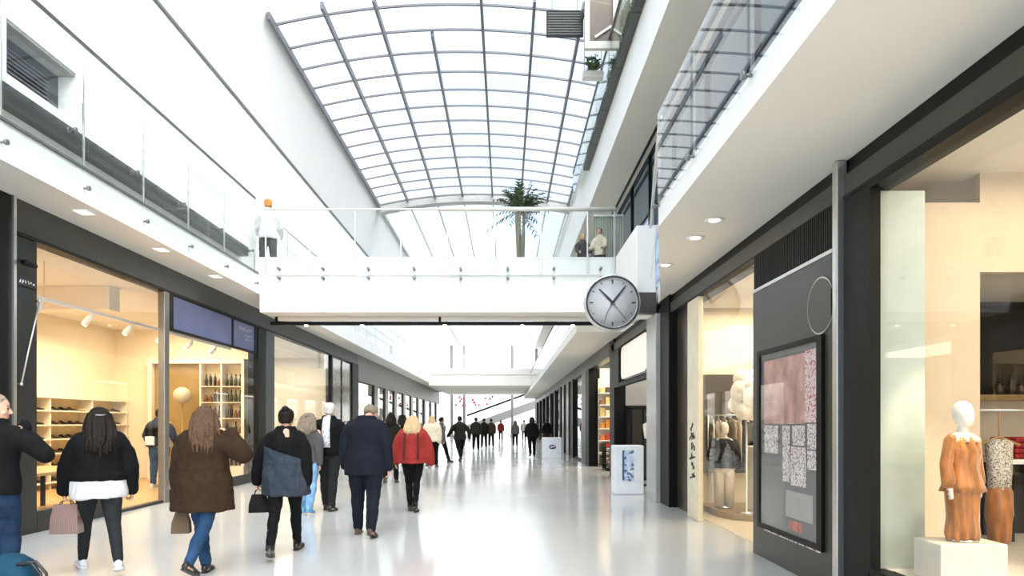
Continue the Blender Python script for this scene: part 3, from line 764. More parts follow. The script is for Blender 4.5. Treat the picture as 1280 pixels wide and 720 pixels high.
for zi, z in enumerate(SH):
    for k in range(15):
        q = rs.choice([0, 0, 0, 1, 1, 2]); y = 13.6 + .16 + k*.30
        if min(abs(y-13.6-u) for u in (0, 1.55, 3.1, 4.6)) < .06: y += .09
        lab = '%s leather shoe standing on the %s board of the shoe shelf' % (CN[q], ORD[zi])
        loc = (-10.27, y, .012+z+.008); rz = rs.uniform(-.5, .5)
        if first[q]:
            r = protos[q]; r.location = loc; r.rotation_euler = (0,0,rz); r['label'] = lab; r['group'] = 'shoes on the shoe shelf'; first[q] = False
        else: dup(protos[q], loc, rz, lab, 'shoes on the shoe shelf')
# display table in the window
t = thing('display_table', 'low wooden display table with dark legs behind the shoe shop window', 'table', (-7.75, 11.3, .012))
MB().bbox((-.6, -1.0, .66), (.6, 1.0, .71), .008).build('table_top', M_wood, t)
for x in (-.52, .52):
    for y in (-.9, .9): MB().bbox((x-.03, y-.03, 0), (x+.03, y+.03, .66), .004).build('leg', M_black, t)
t = thing('track_light', 'ceiling track with warm spot lamps in the shoe shop', 'track light', (-7.1, 0, 3.42))
MB().box((-.03, 7.0, -.05), (.03, 17.6, 0)).build('track', M_white, t)
for y in (7.4, 10.5, 14.0, 17.2): MB().tube([(0, y, 0), (0, y, .565)], .008, 6).build('hanger', M_steel, t)
for k in range(8):
    y = 8.0 + k*1.25
    h = MB().tube([(0, y, -.05), (-.05, y, -.12), (-.16, y+.03, -.22)], [.012, .05, .055], 12).build('spot_head', M_white, t)
    MB().tube([(-.155, y+.028, -.215), (-.172, y+.033, -.232)], .046, 12).build('lamp', M_warmlamp, h)

# ================================================================ BOTTLE NICHE (second window)
X0, X1, Y1, Z0, Z1 = -9.3, -6.95, 18.29, .35, 3.05
t = thing('bottle_niche', 'tan display niche with bottle shelves behind the blue-signed window', 'display niche', (0, 0, 0))
MB().box((X0, Y1-.03, Z0), (X1, Y1, Z1)).build('back_panel', mat('gold_back', (.75, .60, .34), .5), t)
MB().box((X0-.1, Y1-.36, Z0), (X0, Y1, Z1)).box((X1, Y1-.36, Z0), (X1+.08, Y1, Z1)).build('side_panel', M_cream, t)
MB().box((X0-.1, Y1-.36, Z1), (X1+.08, Y1, Z1+.12)).build('top_panel', M_cream, t)
MB().box((X0-.1, Y1-.40, 0.012), (X1+.08, Y1, Z0)).build('base', M_cream, t)
MB().box((X0, Y1-.20, Z0), (-8.05, Y1-.03, Z1)).build('bronze_panel', M_tan, t)
MB().box((-8.05, Y1-.34, Z0), (-8.01, Y1-.03, Z1)).box((-7.50, Y1-.34, Z0), (-7.46, Y1-.03, Z1)).build('divider', M_cream, t)
BZ = [Z0+.005+.42*k for k in range(6)]
for z in BZ[1:]: MB().box((-8.01, Y1-.34, z-.02), (X1, Y1-.03, z)).build('shelf_board', M_cream, t)
def bottle(nm, m, prof, capm):
    r = thing(nm, nm, 'bottle'); MB().lathe(prof, n=14).build('bottle_body', m, r)
    z = prof[-1][1]; MB().lathe([(0, z-.02), (.017, z-.02), (.017, z+.03), (0, z+.03)], n=10).build('cap', capm, r); return r
bp = [bottle('bottle', mat('bottle_green', (.03,.05,.02), .15), [(0,0),(.04,0),(.042,.17),(.016,.23),(.015,.29),(0,.29)], M_black),
      bottle('bottle', mat('bottle_amber', (.16,.06,.01), .15), [(0,0),(.05,0),(.05,.12),(.018,.17),(.016,.22),(0,.22)], M_steel),
      bottle('bottle', mat('bottle_dark', (.02,.015,.015), .2), [(0,0),(.035,0),(.04,.22),(.014,.28),(.014,.32),(0,.32)], M_tan)]
bf = [True]*3; BC = ['green', 'amber', 'dark']
for zi, z in enumerate(BZ):
    for x0, x1 in ((-7.98, -7.53), (-7.43, -6.98)):
        for k in range(4):
            x = x0+.05+(x1-x0-.1)*k/3; q = rs.choice([0, 1, 2, 2])
            lab = '%s glass bottle on the %s shelf of the tan niche' % (BC[q], ORD[zi]); loc = (x, Y1-.20, z+.003)
            if bf[q]: bp[q].location = loc; bp[q]['label'] = lab; bp[q]['group'] = 'bottles in the tan niche'; bf[q] = False
            else: dup(bp[q], loc, None, lab, 'bottles in the tan niche')
t = thing('globe_lamp', 'white globe lamp standing before the bronze panel of the niche', 'lamp', (-8.30, 17.52, .012))
MB().lathe([(0,0),(.16,0),(.16,.03),(.02,.05),(.02,2.0),(0,2.0)], n=18).build('stand', M_tan, t)
MB().ball((0,0,2.18), .22, 20, 12).build('globe', mat('globe_white', (.52,.44,.30), .3), t)

# ---- third window: pale interior with benches and lamp
t = thing('display_bench', 'long pale display bench inside the window past the blue sign', 'bench', (-7.6, 22, 0))
MB().bbox((-.4, -1.6, .5), (.4, 1.6, .58), .01).build('bench_top', M_white, t)
for y in (-1.3, 1.3): MB().bbox((-.34, y-.05, 0), (.34, y+.05, .5), .01).build('leg', M_white, t)
# distant shops on that side: a sign/shelf in every bay
for k, y in enumerate([31.2] + [q+1.6 for q in FARL[:-1]]):
    t = thing('shop_shelf', ['first','second','third','fourth','fifth','sixth','seventh','eighth','ninth'][k] + ' pale shelf bay of dark goods along the distant shops beyond the smoked door', 'shelf', (-8.0, y, 0), 0, 'shelves in the distant shops')
    MB().box((-.2, -1.0, 0), (-.16, 1.0, 2.2)).build('back_panel', M_white, t)
    for z in (.4, .9, 1.4, 1.9): MB().box((-.16, -1.0, z-.03), (.2, 1.0, z)).build('shelf_board', M_white, t)
    for j, z in enumerate((.4, .9, 1.4)):
        mb = MB()
        for i in range(7):
            h = rs.uniform(.12, .36); yy = -.9+i*.28; mb.bbox((-.1, yy-.1, z), (.14, yy+.1, z+h), .02)
        tag(mb.build('goods', mat('dark_goods', (.10,.08,.06), .5, var=.6, scale=8), t), kind='stuff')

# ================================================================ BIG WINDOW (clock side)
# green glass fin beside the first pier
tag(MB().box((XR+.06, 5.60, .30), (3.44, 5.62, 3.40)).build('window_11', mat('frosted_green_glass', (.50, .58, .52), .25, var=.04)), kind='structure')
def mannequin(nm, label, loc, rz, dress, skin, arms=True, sz=0.0):
    t = thing(nm, label, 'mannequin', loc, rz)
    MB().lathe([(0,sz),(.13,sz),(.13,sz+.015),(.012,sz+.03),(.012,.30),(0,.30)], n=20).build('stand', M_steel, t)
    rings = []
    def ell(z, rx, ry, cy=0, n=24): return [Vector((rx*math.cos(2*PI*i/n), cy+ry*math.sin(2*PI*i/n), z)) for i in range(n)]
    mb = MB().loft([ell(.28,.10,.08), ell(.34,.15,.105), ell(.42,.165,.11), ell(.52,.125,.09), ell(.60,.118,.088), ell(.70,.15,.11,-.012), ell(.76,.155,.10,-.01), ell(.83,.16,.07), ell(.86,.09,.055), ell(.88,.048,.048), ell(.94,.045,.045,-.01)])
    rings = [ell(z, rx, ry, cy) for z, rx, ry, cy in [(.92,.03,.03,-.02),(.935,.05,.065,-.025),(.97,.064,.085,-.015),(1.02,.072,.095,-.005),(1.07,.07,.09,0),(1.11,.05,.065,0),(1.13,.02,.03,0)]]
    mb.loft(rings); mb.build('torso', skin, t)
    for s in (-1, 1):
        MB().tube([(s*.160,0,.80),(s*.195,.01,.60),(s*.185,-.02,.42),(s*.18,-.03,.36)], [.042,.034,.027,.02], 12, True).build('arm', skin, t)
    return t
def frill(rings_def, n=48, amp=.012, freq=11, ph=0):
    rings = []
    for z, rx, ry, k in rings_def:
        rings.append([Vector(((rx+amp*k*math.sin(freq*a+z*9+ph))*math.cos(a), (ry+amp*k*math.sin(freq*a+z*9+ph))*math.sin(a), z)) for a in [2*PI*i/n for i in range(n)]])
    return MB().loft(rings)
m_orange = mat('orange_satin', (.42, .15, .025), .32, var=.45, scale=7, sheen=.4, stretch=(2,2,.7))
skinw = mat('mannequin_white', (.85,.80,.72), .35)
p = at(1203, 672, 5.2)
t = mannequin('mannequin', 'white mannequin in a ruffled orange blouse and skirt in the big window', (p.x, p.y, .60), .35, None, skinw)
t.scale = (.84, .84, .94)
frill([(.005,.13,.11,1.2),(.06,.15,.12,1.0),(.20,.135,.11,.8),(.33,.150,.12,.7),(.44,.178,.128,.5),(.54,.142,.108,.2)]).build('skirt', m_orange, t)
frill([(.40,.205,.15,1.6),(.46,.185,.135,1),(.60,.150,.112,.4),(.72,.175,.128,.4),(.80,.185,.105,.5),(.84,.14,.085,.8)]).build('blouse', m_orange, t)
for s in (-1, 1):
    MB().tube([(s*.150,0,.81),(s*.195,.01,.62),(s*.190,-.01,.48)], [.055,.052,.058], 16, True).build('sleeve', m_orange, t)
frill([(.80,.15,.10,1.5),(.84,.13,.10,1),(.875,.065,.06,.4)], amp=.02, freq=9).build('collar', mat('cream_ruffle', (.85,.75,.58), .5), t)
# glass box plinth under it
t = thing('display_plinth', 'low cream display block under the orange-dressed mannequin', 'plinth', (p.x, p.y+.05, .30))
MB().bbox((-.26, -.20, 0), (.24, .14, .297), .01).build('block', mat('plinth_cream', (.82,.76,.65), .4), t)
# orange trousers with sparkling top on a hanging form
p = at(1249, 674, 6.7)
t = thing('hanging_outfit', 'sparkling silver top over orange trousers hanging beside the cream display wall', 'outfit', (p.x, p.y, .30))
frill([(.0,.05,.06,.8),(.05,.09,.085,1.0),(.30,.125,.10,.6),(.52,.12,.09,.4),(.58,.09,.07,.3)], freq=7).build('trousers', m_orange, t)
frill([(.52,.10,.075,.6),(.75,.115,.08,.5),(1.0,.13,.075,.5),(1.04,.05,.04,.3)], freq=9).build('top', mat_speckle('sequins', [(.8,.76,.7),(.15,.13,.12),(.6,.55,.48),(.9,.88,.8)], 130, .25), t)
MB().tube([(-.2,0,.98),(0,0,1.06),(.2,0,.98)], .012, 8).tube([(0,0,1.06),(0,0,1.3)], .006, 6).build('hanger', M_wood, t)
# rail carrying it
t = thing('clothes_rail', 'slim steel garment rail holding the orange outfit and red stack', 'rail', (4.85, 6.7, .30))
MB().tube([(-.45,0,1.32),(1.2,0,1.32)], .014, 10).build('bar', M_steel, t)
for x in (-.42, 1.2): MB().tube([(x,0,0),(x,0,1.32)], .014, 10).build('upright', M_steel, t)
# dark cabinet with shelf on the partition behind
t = thing('wall_cabinet', 'dark open wall cabinet behind the cream display wall', 'cabinet', (0, 7.69, 0))
MB().box((4.6, -.03, 1.80), (6.6, 0, 2.80)).box((4.6, -.32, 2.76), (6.6, -.03, 2.80)).build('back_panel', M_dark, t)
MB().box((4.6, -.36, 1.74), (6.6, 0, 1.80)).build('shelf_board', M_tan, t)
MB().box((4.6, -.03, .30), (6.6, 0, 1.12)).box((4.6,-.30,.30),(6.6,-.03,.95)).build('base', M_dark, t)
for k, (x, h, w) in enumerate([(5.42,.14,.05),(5.55,.22,.035),(5.66,.12,.06),(5.80,.20,.04)]):
    t = thing('vase', ['squat black vase on the dark cabinet shelf','tall narrow dark vase on the cabinet shelf','round low dark vase on the cabinet shelf','slim dark vase at the frame edge on the cabinet shelf'][k], 'vase', (x, 7.50, 1.80), 0, 'vases on the dark cabinet')
    MB().lathe([(0,0),(w*.7,0),(w,h*.4),(w*.5,h*.8),(w*.6,h),(w*.45,h),(0,h*.5)], n=16).build('vase_body', M_brown, t)
mr = mat('red_knit', (.50,.04,.04), .8, var=.3, scale=25)
for j in range(4):
    t = thing('folded_garment', ['bottom','second','third','top'][j] + ' red garment of the folded stack behind the orange outfit', 'garment', (5.60, 7.08, 1.42+j*.055-.30+.012), 0, 'folded red garments')
    MB().bbox((-.45, -.2, 0), (.45, .2, .05), .022).build('folded_body', mr, t)
    MB().bbox((-.43, -.21, .012), (.43, -.20, .036), .004).build('fold_edge', mat('dark_red_knit', (.25,.02,.03), .8), t)
t = thing('display_table', 'pale table under the red folded stack beside the orange outfit', 'table', (5.60, 7.08, .30))
MB().bbox((-.55, -.26, .78), (.55, .26, .83), .006).build('table_top', M_white, t)
for x in (-.5, .5):
    for y in (-.2, .2): MB().bbox((x-.02, y-.02, 0), (x+.02, y+.02, .78), .004).build('leg', M_black, t)

# ================================================================ CLOTHES SHOP (past the kiosk)
t = thing('display_platform', 'low sand-coloured platform with rounded corner inside the clothes shop', 'platform', (3.35, 10.6, .01))
MB().prism([(0,.2),(.12,-.2),(.4,-.4),(2.2,-.4),(2.2,1.35),(0,1.35)], 0, .09).build('platform_body', M_tan, t)
p = at(905, 640, 11.2)
t = mannequin('mannequin', 'headless-looking dark jacket on a mannequin with white trousers in the clothes shop', (p.x, p.y, .40), 0, None, skinw, sz=-.30)
t['label'] = 'mannequin in black jacket and white trousers in the clothes shop'
t.scale = (1.0, 1.0, .98)
frill([(.36,.19,.13,.5),(.5,.175,.125,.4),(.68,.185,.13,.3),(.80,.19,.11,.3),(.855,.09,.07,.1)], freq=5).build('jacket', mat('black_wool', (.012,.012,.013), .85), t)
for s in (-1, 1):
    MB().tube([(s*.165,0,.80),(s*.225,0,.58),(s*.215,-.03,.38)], [.06,.055,.05], 14, True).build('sleeve', mat('black_wool', (.012,.012,.013), .85), t)
    MB().tube([(s*.08,0,.42),(s*.085,0,.1),(s*.085,0,-.28)], [.095,.08,.075], 14).build('trouser_leg', mat('white_linen', (.78,.72,.62), .7), t)
t = thing('clothes_rack', 'steel clothes rack of pale garments on hangers in the clothes shop', 'rack', (3.75, 12.3, .01))
MB().tube([(-.1,0,1.62),(1.3,0,1.62)], .015, 10).build('bar', M_steel, t)
for x in (-.1, 1.3): MB().tube([(x,0,0),(x,0,1.62)], .015, 10).box((x-.02,-.25,0),(x+.02,.25,.03)).build('upright', M_steel, t)
gp = []
for k, (m, nm) in enumerate([(mat('white_linen', (.78,.72,.62), .7), 'white'), (mat('black_wool', (.012,.012,.013), .85), 'black'), (mat('beige_cotton', (.50,.38,.22), .8), 'beige')]):
    r = thing('hanging_shirt', 'x', 'shirt')
    MB().tube([(0,-.2,1.50),(0,0,1.56),(0,.2,1.50)], .01, 6).tube([(0,0,1.54),(0,0,1.63)], .008, 6).build('hanger', M_steel, r)
    rr = []
    for z, w, d in [(.78,.22,.022),(1.1,.21,.025),(1.40,.22,.028),(1.49,.17,.022),(1.53,.06,.015)]:
        rr.append([Vector((d*math.cos(a)*(1+.3*math.sin(5*a)), w*math.sin(a), z)) for a in [2*PI*i/20 for i in range(20)]])
    MB().loft(rr).build('garment', m, r); gp.append(r)
gf = [True]*3; GN = ['white','black','beige']; OR2 = ['first','second','third','fourth','fifth','sixth','seventh','eighth','ninth','tenth','eleventh']
for k in range(11):
    q = [0,0,1,2,0,1,1,0,2,0,0][k]; loc = (3.72+k*.115, 12.3, .01); rz = rs.uniform(-.15,.15)
    lab = '%s shirt on the clothes rack, %s from the window' % (GN[q], OR2[k])
    if gf[q]: gp[q].location = loc; gp[q].rotation_euler = (0,0,rz); gp[q]['label'] = lab; gp[q]['group'] = 'shirts on the clothes rack'; gf[q] = False
    else: dup(gp[q], loc, rz, lab, 'shirts on the clothes rack')
p = at(936, 545, 10.4)
t = thing('feather_display', 'big fluffy white feather puff on a stand in the clothes shop', 'feather display', (p.x, p.y+.1, .10))
MB().lathe([(0,0),(.14,0),(.14,.02),(.015,.03),(.015,1.5),(0,1.5)], n=16).build('stand', M_steel, t)
mb = MB(); r = random.Random(8)
for k in range(26):
    d = Vector((r.gauss(0,1), r.gauss(0,1), r.gauss(0,1))).normalized()
    mb.ball((d.x*.15, d.y*.15, 1.82+d.z*.30), r.uniform(.10,.17), 12, 7)
mb.build('feathers', mat('feather_white', (.90,.86,.78), .9, bump=.6, bscale=30), t)
t = thing('display_cube', 'pale lit display block beside the mannequin in white trousers', 'plinth', (p.x+.42, p.y+.55, .10))
MB().bbox((-.2, -.2, 0), (.2, .2, 1.02), .01).build('block', mat('plinth_cream', (.82,.76,.65), .4), t)

# ---- open dark shop under the grey bulkhead
t = thing('garment_cabinet', 'black cabinet of dark clothes under the grey bulkhead', 'cabinet', (3.2, 17.6, 0))
MB().bbox((-.0, 0, 0), (1.9, .55, 1.9), .01).build('carcass', M_black, t)
for k in range(6):
    MB().bbox((.06+.30*k, -.03, .1), (.32+.30*k, -.001, 1.82), .008).build('door', M_dark, t)
p = at(810, 545, 16.2)
t = thing('bust_form', 'small white bust with pale scarf standing by the stone pillar in the dark shop', 'bust', (p.x+.05, p.y, 0))
MB().lathe([(0,0),(.2,0),(.2,.03),(.03,.05),(.03,1.2),(0,1.2)], n=16).build('stand', M_black, t)
MB().lathe([(0,1.1),(.13,1.12),(.16,1.3),(.17,1.45),(.06,1.52),(.05,1.58),(.09,1.68),(.07,1.8),(0,1.82)], n=20).build('bust', skinw, t)
# ---- colourful shop
t = thing('goods_wall', 'tall shelf of red and golden goods in the shop past the white display box', 'shelf', (3.15, 23.29, 0))
MB().box((0, -.04, 0), (1.6, 0, 3.0)).build('back_panel', M_cream, t)
cols = [[(.5,.06,.03),(.6,.2,.04),(.10,.05,.03),(.7,.45,.2)], [(.12,.08,.05),(.6,.45,.2),(.3,.2,.1),(.7,.6,.4)]]
for k, z in enumerate([.1, .5, .9, 1.3, 1.7, 2.1, 2.5]):
    MB().box((0, -.38, z-.03), (1.6, -.04, z)).build('shelf_board', M_white if k else M_dark, t)
for k, z in enumerate([.1, .5, .9, 1.3, 1.7, 2.1, 2.5]):
    for i in range(8):
        c = rs.choice([0, 1, 2, 3]); pal = [('red', (.55,.05,.03)), ('orange', (.65,.22,.04)), ('dark', (.06,.04,.03)), ('golden', (.6,.42,.16))] if k < 4 else [('brown', (.2,.11,.05)), ('dark', (.06,.04,.03)), ('golden', (.6,.42,.16)), ('cream', (.7,.6,.42))]
        nm, cc = pal[c]; h = rs.uniform(.16, .32)
        o = MB().bbox((-.08,-.09,0), (.08,.09,h), .015).build('goods_box', mat('goods_'+nm, cc, .5, var=.3, scale=10), None)
        o.location = (3.26+.19*i, 23.08, z+.002)
        tag(o, '%s carton on the %s shelf of the colourful goods wall' % (nm, ['lowest','second','third','fourth','fifth','sixth','top'][k]), 'carton', 'cartons on the goods wall')
t = thing('wire_basket', 'wide black wire basket of small goods at the foot of the goods wall', 'basket', (3.6, 21.5, 0))
mb = MB()
for k in range(9): mb.tube([(-.5+.125*k, -.4, .05), (-.5+.125*k, -.4, .75)], .012, 5)
for k in range(6): mb.tube([(-.5, -.4, .08+.13*k), (.5, -.4, .08+.13*k)], .012, 5)
for k in range(7): mb.tube([(-.5, -.4+.13*k, .05), (-.5, -.4+.13*k, .75)], .012, 5)
for k in range(6): mb.tube([(-.5, -.4, .08+.13*k), (-.5, .4, .08+.13*k)], .012, 5)
mb.box((-.5,-.4,0),(.5,.4,.05)); mb.build('wire_cage', M_black, t)
mb = MB()
for k in range(60): mb.ball((rs.uniform(-.42,.42), rs.uniform(-.33,.33), rs.uniform(.1,.66)), .07, 8, 5)
tag(mb.build('loose_goods', mat('goods_mix', (.5,.42,.35), .5, var=.7, scale=9), t), kind='stuff')
# ================================================================ PEOPLE
def solid(mb, vox, name, m, parent, smooth=4, dec=1.0, fold=0.0, ffreq=(9, 9, 5), seed=0, mats=None, pick=None):
    """closed pieces fused into one continuous skin, smoothed, optionally creased"""
    me = mb.mesh(name + '_tmp')
    bm = bmesh.new(); bm.from_mesh(me); bmesh.ops.recalc_face_normals(bm, faces=bm.faces[:]); bm.to_mesh(me); bm.free()
    o = bpy.data.objects.new('tmp', me); COL.objects.link(o)
    r = o.modifiers.new('r', 'REMESH'); r.mode = 'VOXEL'; r.voxel_size = vox
    if smooth: s = o.modifiers.new('s', 'SMOOTH'); s.factor = .5; s.iterations = smooth
    if dec < 1: d = o.modifiers.new('d', 'DECIMATE'); d.ratio = dec
    dg = bpy.context.evaluated_depsgraph_get(); dg.update()
    new = bpy.data.meshes.new_from_object(o.evaluated_get(dg)); new.name = name
    bpy.data.objects.remove(o); bpy.data.meshes.remove(me)
    if fold:
        ns = [v.normal.copy() for v in new.vertices]
        for v, n in zip(new.vertices, ns):
            q = Vector((v.co.x*ffreq[0]+seed, v.co.y*ffreq[1], v.co.z*ffreq[2]))
            v.co += n * fold * (noise.noise(q) + .9*(.35-abs(noise.noise(q*1.7+Vector((3,1,7))))) + .3*noise.noise(q*3.1))
    for p in new.polygons: p.use_smooth = True
    ob = bpy.data.objects.new(name, new); COL.objects.link(ob)
    for k in (mats or [m]): new.materials.append(k)
    if pick:
        for p in new.polygons: p.material_index = pick(p.center)
    ob.parent = parent
    return ob

M_skin = mat('skin_light', (.62, .36, .25), .5, var=.06, scale=14)
M_skin2 = mat('skin_tan', (.45, .25, .16), .5, var=.06, scale=14)
M_eye = mat('eye_dark', (.03, .02, .015), .2); M_lip = mat('lip', (.42, .14, .12), .4)
def cloth(name, c, rough=.85, var=.10, sc=14): return mat(name, c, rough, var=var, scale=sc, bump=.12, bscale=160, sheen=.0, spec=.12)

class Person:
    def __init__(s, label, x, y, rz=0.0, H=1.7, pose=None, w=1.0, d=1.0, vox=.012, skin=None, group=None, female=False, lift=0.0):
        s.p = p = dict(rl=(18, 8, 3, 0), ll=(-14, 22, 3, 12), ra=(-12, 8, 14), la=(14, 8, 14), lean=2, yaw=0, pitch=4, hfwd=0.0, curl=.6)
        p.update(pose or {})
        s.k = H/1.70; s.w = w; s.d = d; s.vox = vox; s.skin = skin or M_skin; s.female = female
        s.t = thing('person', label, 'person', (x, y, lift), rz, group)
        s.x, s.y, s.rz, s.lift = x, y, rz, lift
        s.sh = (.165 if female else .185)
        s.hipx = .085
        z0 = .93
        s.leg = {}
        low = 9
        for side, key in ((1, 'rl'), (-1, 'll')):
            a, kf, ab, fp = [math.radians(q) for q in p[key]]
            hip = Vector((side*s.hipx*w**.6, 0, z0))
            knee = hip + Vector((side*math.sin(ab)*.43, math.sin(a)*.43, -math.cos(a)*math.cos(ab)*.43))
            an = knee + Vector((side*math.sin(ab)*.30, math.sin(a-kf)*.42, -math.cos(a-kf)*.42))
            pit = fp                                                   # heel raised by fp
            fdir = Vector((side*.12, math.cos(pit), -math.sin(pit))).normalized()
            s.leg[side] = [hip, knee, an, fdir]
            up = Vector((1,0,0)).cross(fdir).normalized()
            for q in (an - fdir*.06 - up*.085, an + fdir*.15 - up*.085): low = min(low, q.z)
        s.off = -low
        for q in s.leg.values():
            for i in range(3): q[i] = q[i] + Vector((0,0,s.off))
        s.z = s.off                                                   # body heights shift with the stride
        s.arm = {}
        for side, key in ((1, 'ra'), (-1, 'la')):
            sh = Vector((side*(s.sh+.015*(w-1)*6), 0, 1.375+s.z)); a = p[key]
            if len(a) == 3:
                f, ab, e = [math.radians(q) for q in a]
                ud = Vector((side*math.sin(ab), math.sin(f)*math.cos(ab), -math.cos(f)*math.cos(ab))).normalized()
                fd = Vector((side*math.sin(ab)*.4, math.sin(f+e), -math.cos(f+e))).normalized()
                el = sh + ud*.285; wr = el + fd*.25
            else:
                el = sh + (Vector(a[0])).normalized()*.285; wr = el + (Vector(a[1])).normalized()*.25
            s.arm[side] = [sh, el, wr]
        s.hm = Matrix.Translation((0, .012+p['hfwd'], 1.472+s.z)) @ Matrix.Rotation(math.radians(p['yaw']), 4, 'Z') @ Matrix.Rotation(math.radians(-p['pitch']), 4, 'X')
    def fin(s, mb):
        """lean the trunk, then scale to the person's height"""
        a = math.radians(-s.p['lean']); piv = Vector((0, 0, .93+s.z)); out = []
        for v in mb.v:
            u = min(1, max(0, (v.z-(.90+s.z))/.30)); u = u*u*(3-2*u)
            q = v if u == 0 else piv + Matrix.Rotation(a*u, 3, 'X') @ (v-piv)
            out.append(q*s.k)
        mb.v = out; return mb
    def world(s, v):
        mb = MB(); mb.v = [Vector(v)]; q = s.fin(mb).v[0]
        return Matrix.Translation((s.x, s.y, s.lift)) @ Matrix.Rotation(s.rz, 4, 'Z') @ q
    def ell(s, z, rx, ry, cy=0.0, n=28):
        return [Vector((rx*math.cos(2*PI*i/n), cy+ry*math.sin(2*PI*i/n), z+s.z)) for i in range(n)]
    # -------- the body itself: one continuous skin
    def body(s, hair_back=True, detail=True):
        w, d = s.w, s.d; mb = MB(); f = s.female
        T = [(.845,.09,.08),(.88,.155,.11),(.94,.165 if f else .155,.112),(1.03,.132 if f else .14,.098),(1.12,.125 if f else .14,.094),(1.22,.14 if f else .155,.105),(1.31,.15 if f else .17,.108),(1.38,.15 if f else .165,.09),(1.42,.095,.066),(1.445,.058,.055)]
        mb.loft([s.ell(z, rx*w*.90, ry*d*.90) for z, rx, ry in T])
        nt = s.hm @ Vector((0, -.012, .05)); mb.tube([(0, 0, 1.41+s.z), (0, .004+s.p['hfwd']*.4, 1.46+s.z), nt], [.06, .052, .052], 18, True)
        for side in (1, -1):
            hip, kn, an, fd = s.leg[side]
            mb.tube([hip+Vector((0,0,-.02)), hip.lerp(kn,.45), kn, kn.lerp(an,.35)+Vector((0,-.012,0)), an], [.075*w, .062*w, .045, .045, .032], 16, True)
            up = Vector((1,0,0)).cross(fd).normalized()
            mb.tube([an-fd*.04-up*.04, an+fd*.05-up*.045, an+fd*.13-up*.06], [.034,.034,.024], 12, True)
            sh, el, wr = s.arm[side]
            mb.tube([sh, sh.lerp(el,.5), el], [.050*w**.5, .044, .036], 14, True); mb.tube([el, el.lerp(wr,.4), wr], [.036, .034, .025], 14, True)
            s.hand(mb, side, detail)
        # head: skull, jaw, brow, nose, lips, ears
        H = MB(); n = 26
        prof = [(.0,.052,.022,.022),(.012,.046,.040,.036),(.04,.028,.053,.060),(.08,.010,.064,.083),(.12,.0,.071,.094),(.16,-.006,.073,.095),(.19,-.008,.063,.082),(.212,-.008,.042,.055),(.224,-.008,.014,.02)]
        H.loft([[Vector((rx*math.cos(2*PI*i/n), cy+ry*math.sin(2*PI*i/n), z)) for i in range(n)] for z, cy, rx, ry in prof])
        H.tube([(0,.088,.118),(0,.100,.098),(0,.108,.078)], [.008,.010,.013], 10, True)
        H.ball((0,.088,.072), (.019,.014,.010)); H.ball((0,.084,.045), (.024,.012,.010)); H.ball((0,.066,.012), (.022,.020,.016))
        for q in (1,-1):
            H.ball((q*.031,.080,.112), (.015,.012,.011)); H.ball((q*.033,.079,.130), (.022,.013,.008)); H.ball((q*.075,-.008,.098), (.011,.020,.032)); H.ball((q*.040,.058,.075), (.022,.022,.022))
        H.move(s.hm); mb.v_head = None
        mb.add(H.v, H.f, True)
        inv = s.hm.inverted(); k = s.k
        a = math.radians(s.p['lean']); piv = Vector((0,0,.93+s.z))
        def pick(c):
            q = inv @ (piv + Matrix.Rotation(a, 3, 'X') @ (c/k - piv))
            if q.y > .07:
                if abs(q.z-.045) < .010 and abs(q.x) < .026: return 2
                if abs(q.z-.113) < .007 and .020 < abs(q.x) < .044: return 1
                if abs(q.z-.137) < .005 and .016 < abs(q.x) < .052: return 1
            return 0
        s.fin(mb)
        return solid(mb, (.0055 if detail else max(s.vox*.9, .008))*k, 'body', None, s.t, 2, .45 if detail else 1.0, mats=[s.skin, M_eye, M_lip], pick=pick)
    def hand(s, mb, side, detail=True):
        sh, el, wr = s.arm[side]; dr = (wr-el).normalized()
        key = 'rhand' if side == 1 else 'lhand'
        if key in s.p: dr = Vector(s.p[key]).normalized()
        pn = Vector((-side, 0, 0)); pn = (pn - dr*pn.dot(dr))
        pn = pn.normalized() if pn.length > .2 else Vector((0, 1, 0))
        sd = dr.cross(pn).normalized()
        if sd.y < 0: sd = -sd                                         # thumb side looks forward
        ring = lambda c, a, b: [c + sd*a*math.cos(2*PI*i/14) + pn*b*math.sin(2*PI*i/14) for i in range(14)]
        mb.loft([ring(wr-dr*.01,.024,.018), ring(wr+dr*.02,.033,.017), ring(wr+dr*.06,.042,.015), ring(wr+dr*.09,.040,.013)])
        c0 = s.p.get('curl', .6)
        for i, (o, L) in enumerate(((.034,.070),(.0115,.078),(-.0115,.073),(-.034,.058))):
            pts = [wr + dr*.078 + sd*o]; ang = 0; q = pts[0]
            for j, fr in enumerate((.45,.32,.23)):
                ang += c0*(.55 if j == 0 else .75)
                spread = sd*(o*1.2)
                q = q + (dr*math.cos(ang) + pn*math.sin(ang) + spread*.8)*L*fr; pts.append(q)
            mb.tube(pts, [.0098,.0092,.0085,.0072], 8, True)
        b = wr + dr*.022 + sd*.030
        mb.tube([b, b + (dr*.6+sd*.7+pn*.25).normalized()*.032, b + (dr*.6+sd*.7+pn*.25).normalized()*.032 + (dr*.9+sd*.2+pn*.4).normalized()*.030], [.0125,.0108,.009], 8, True)
        return dr
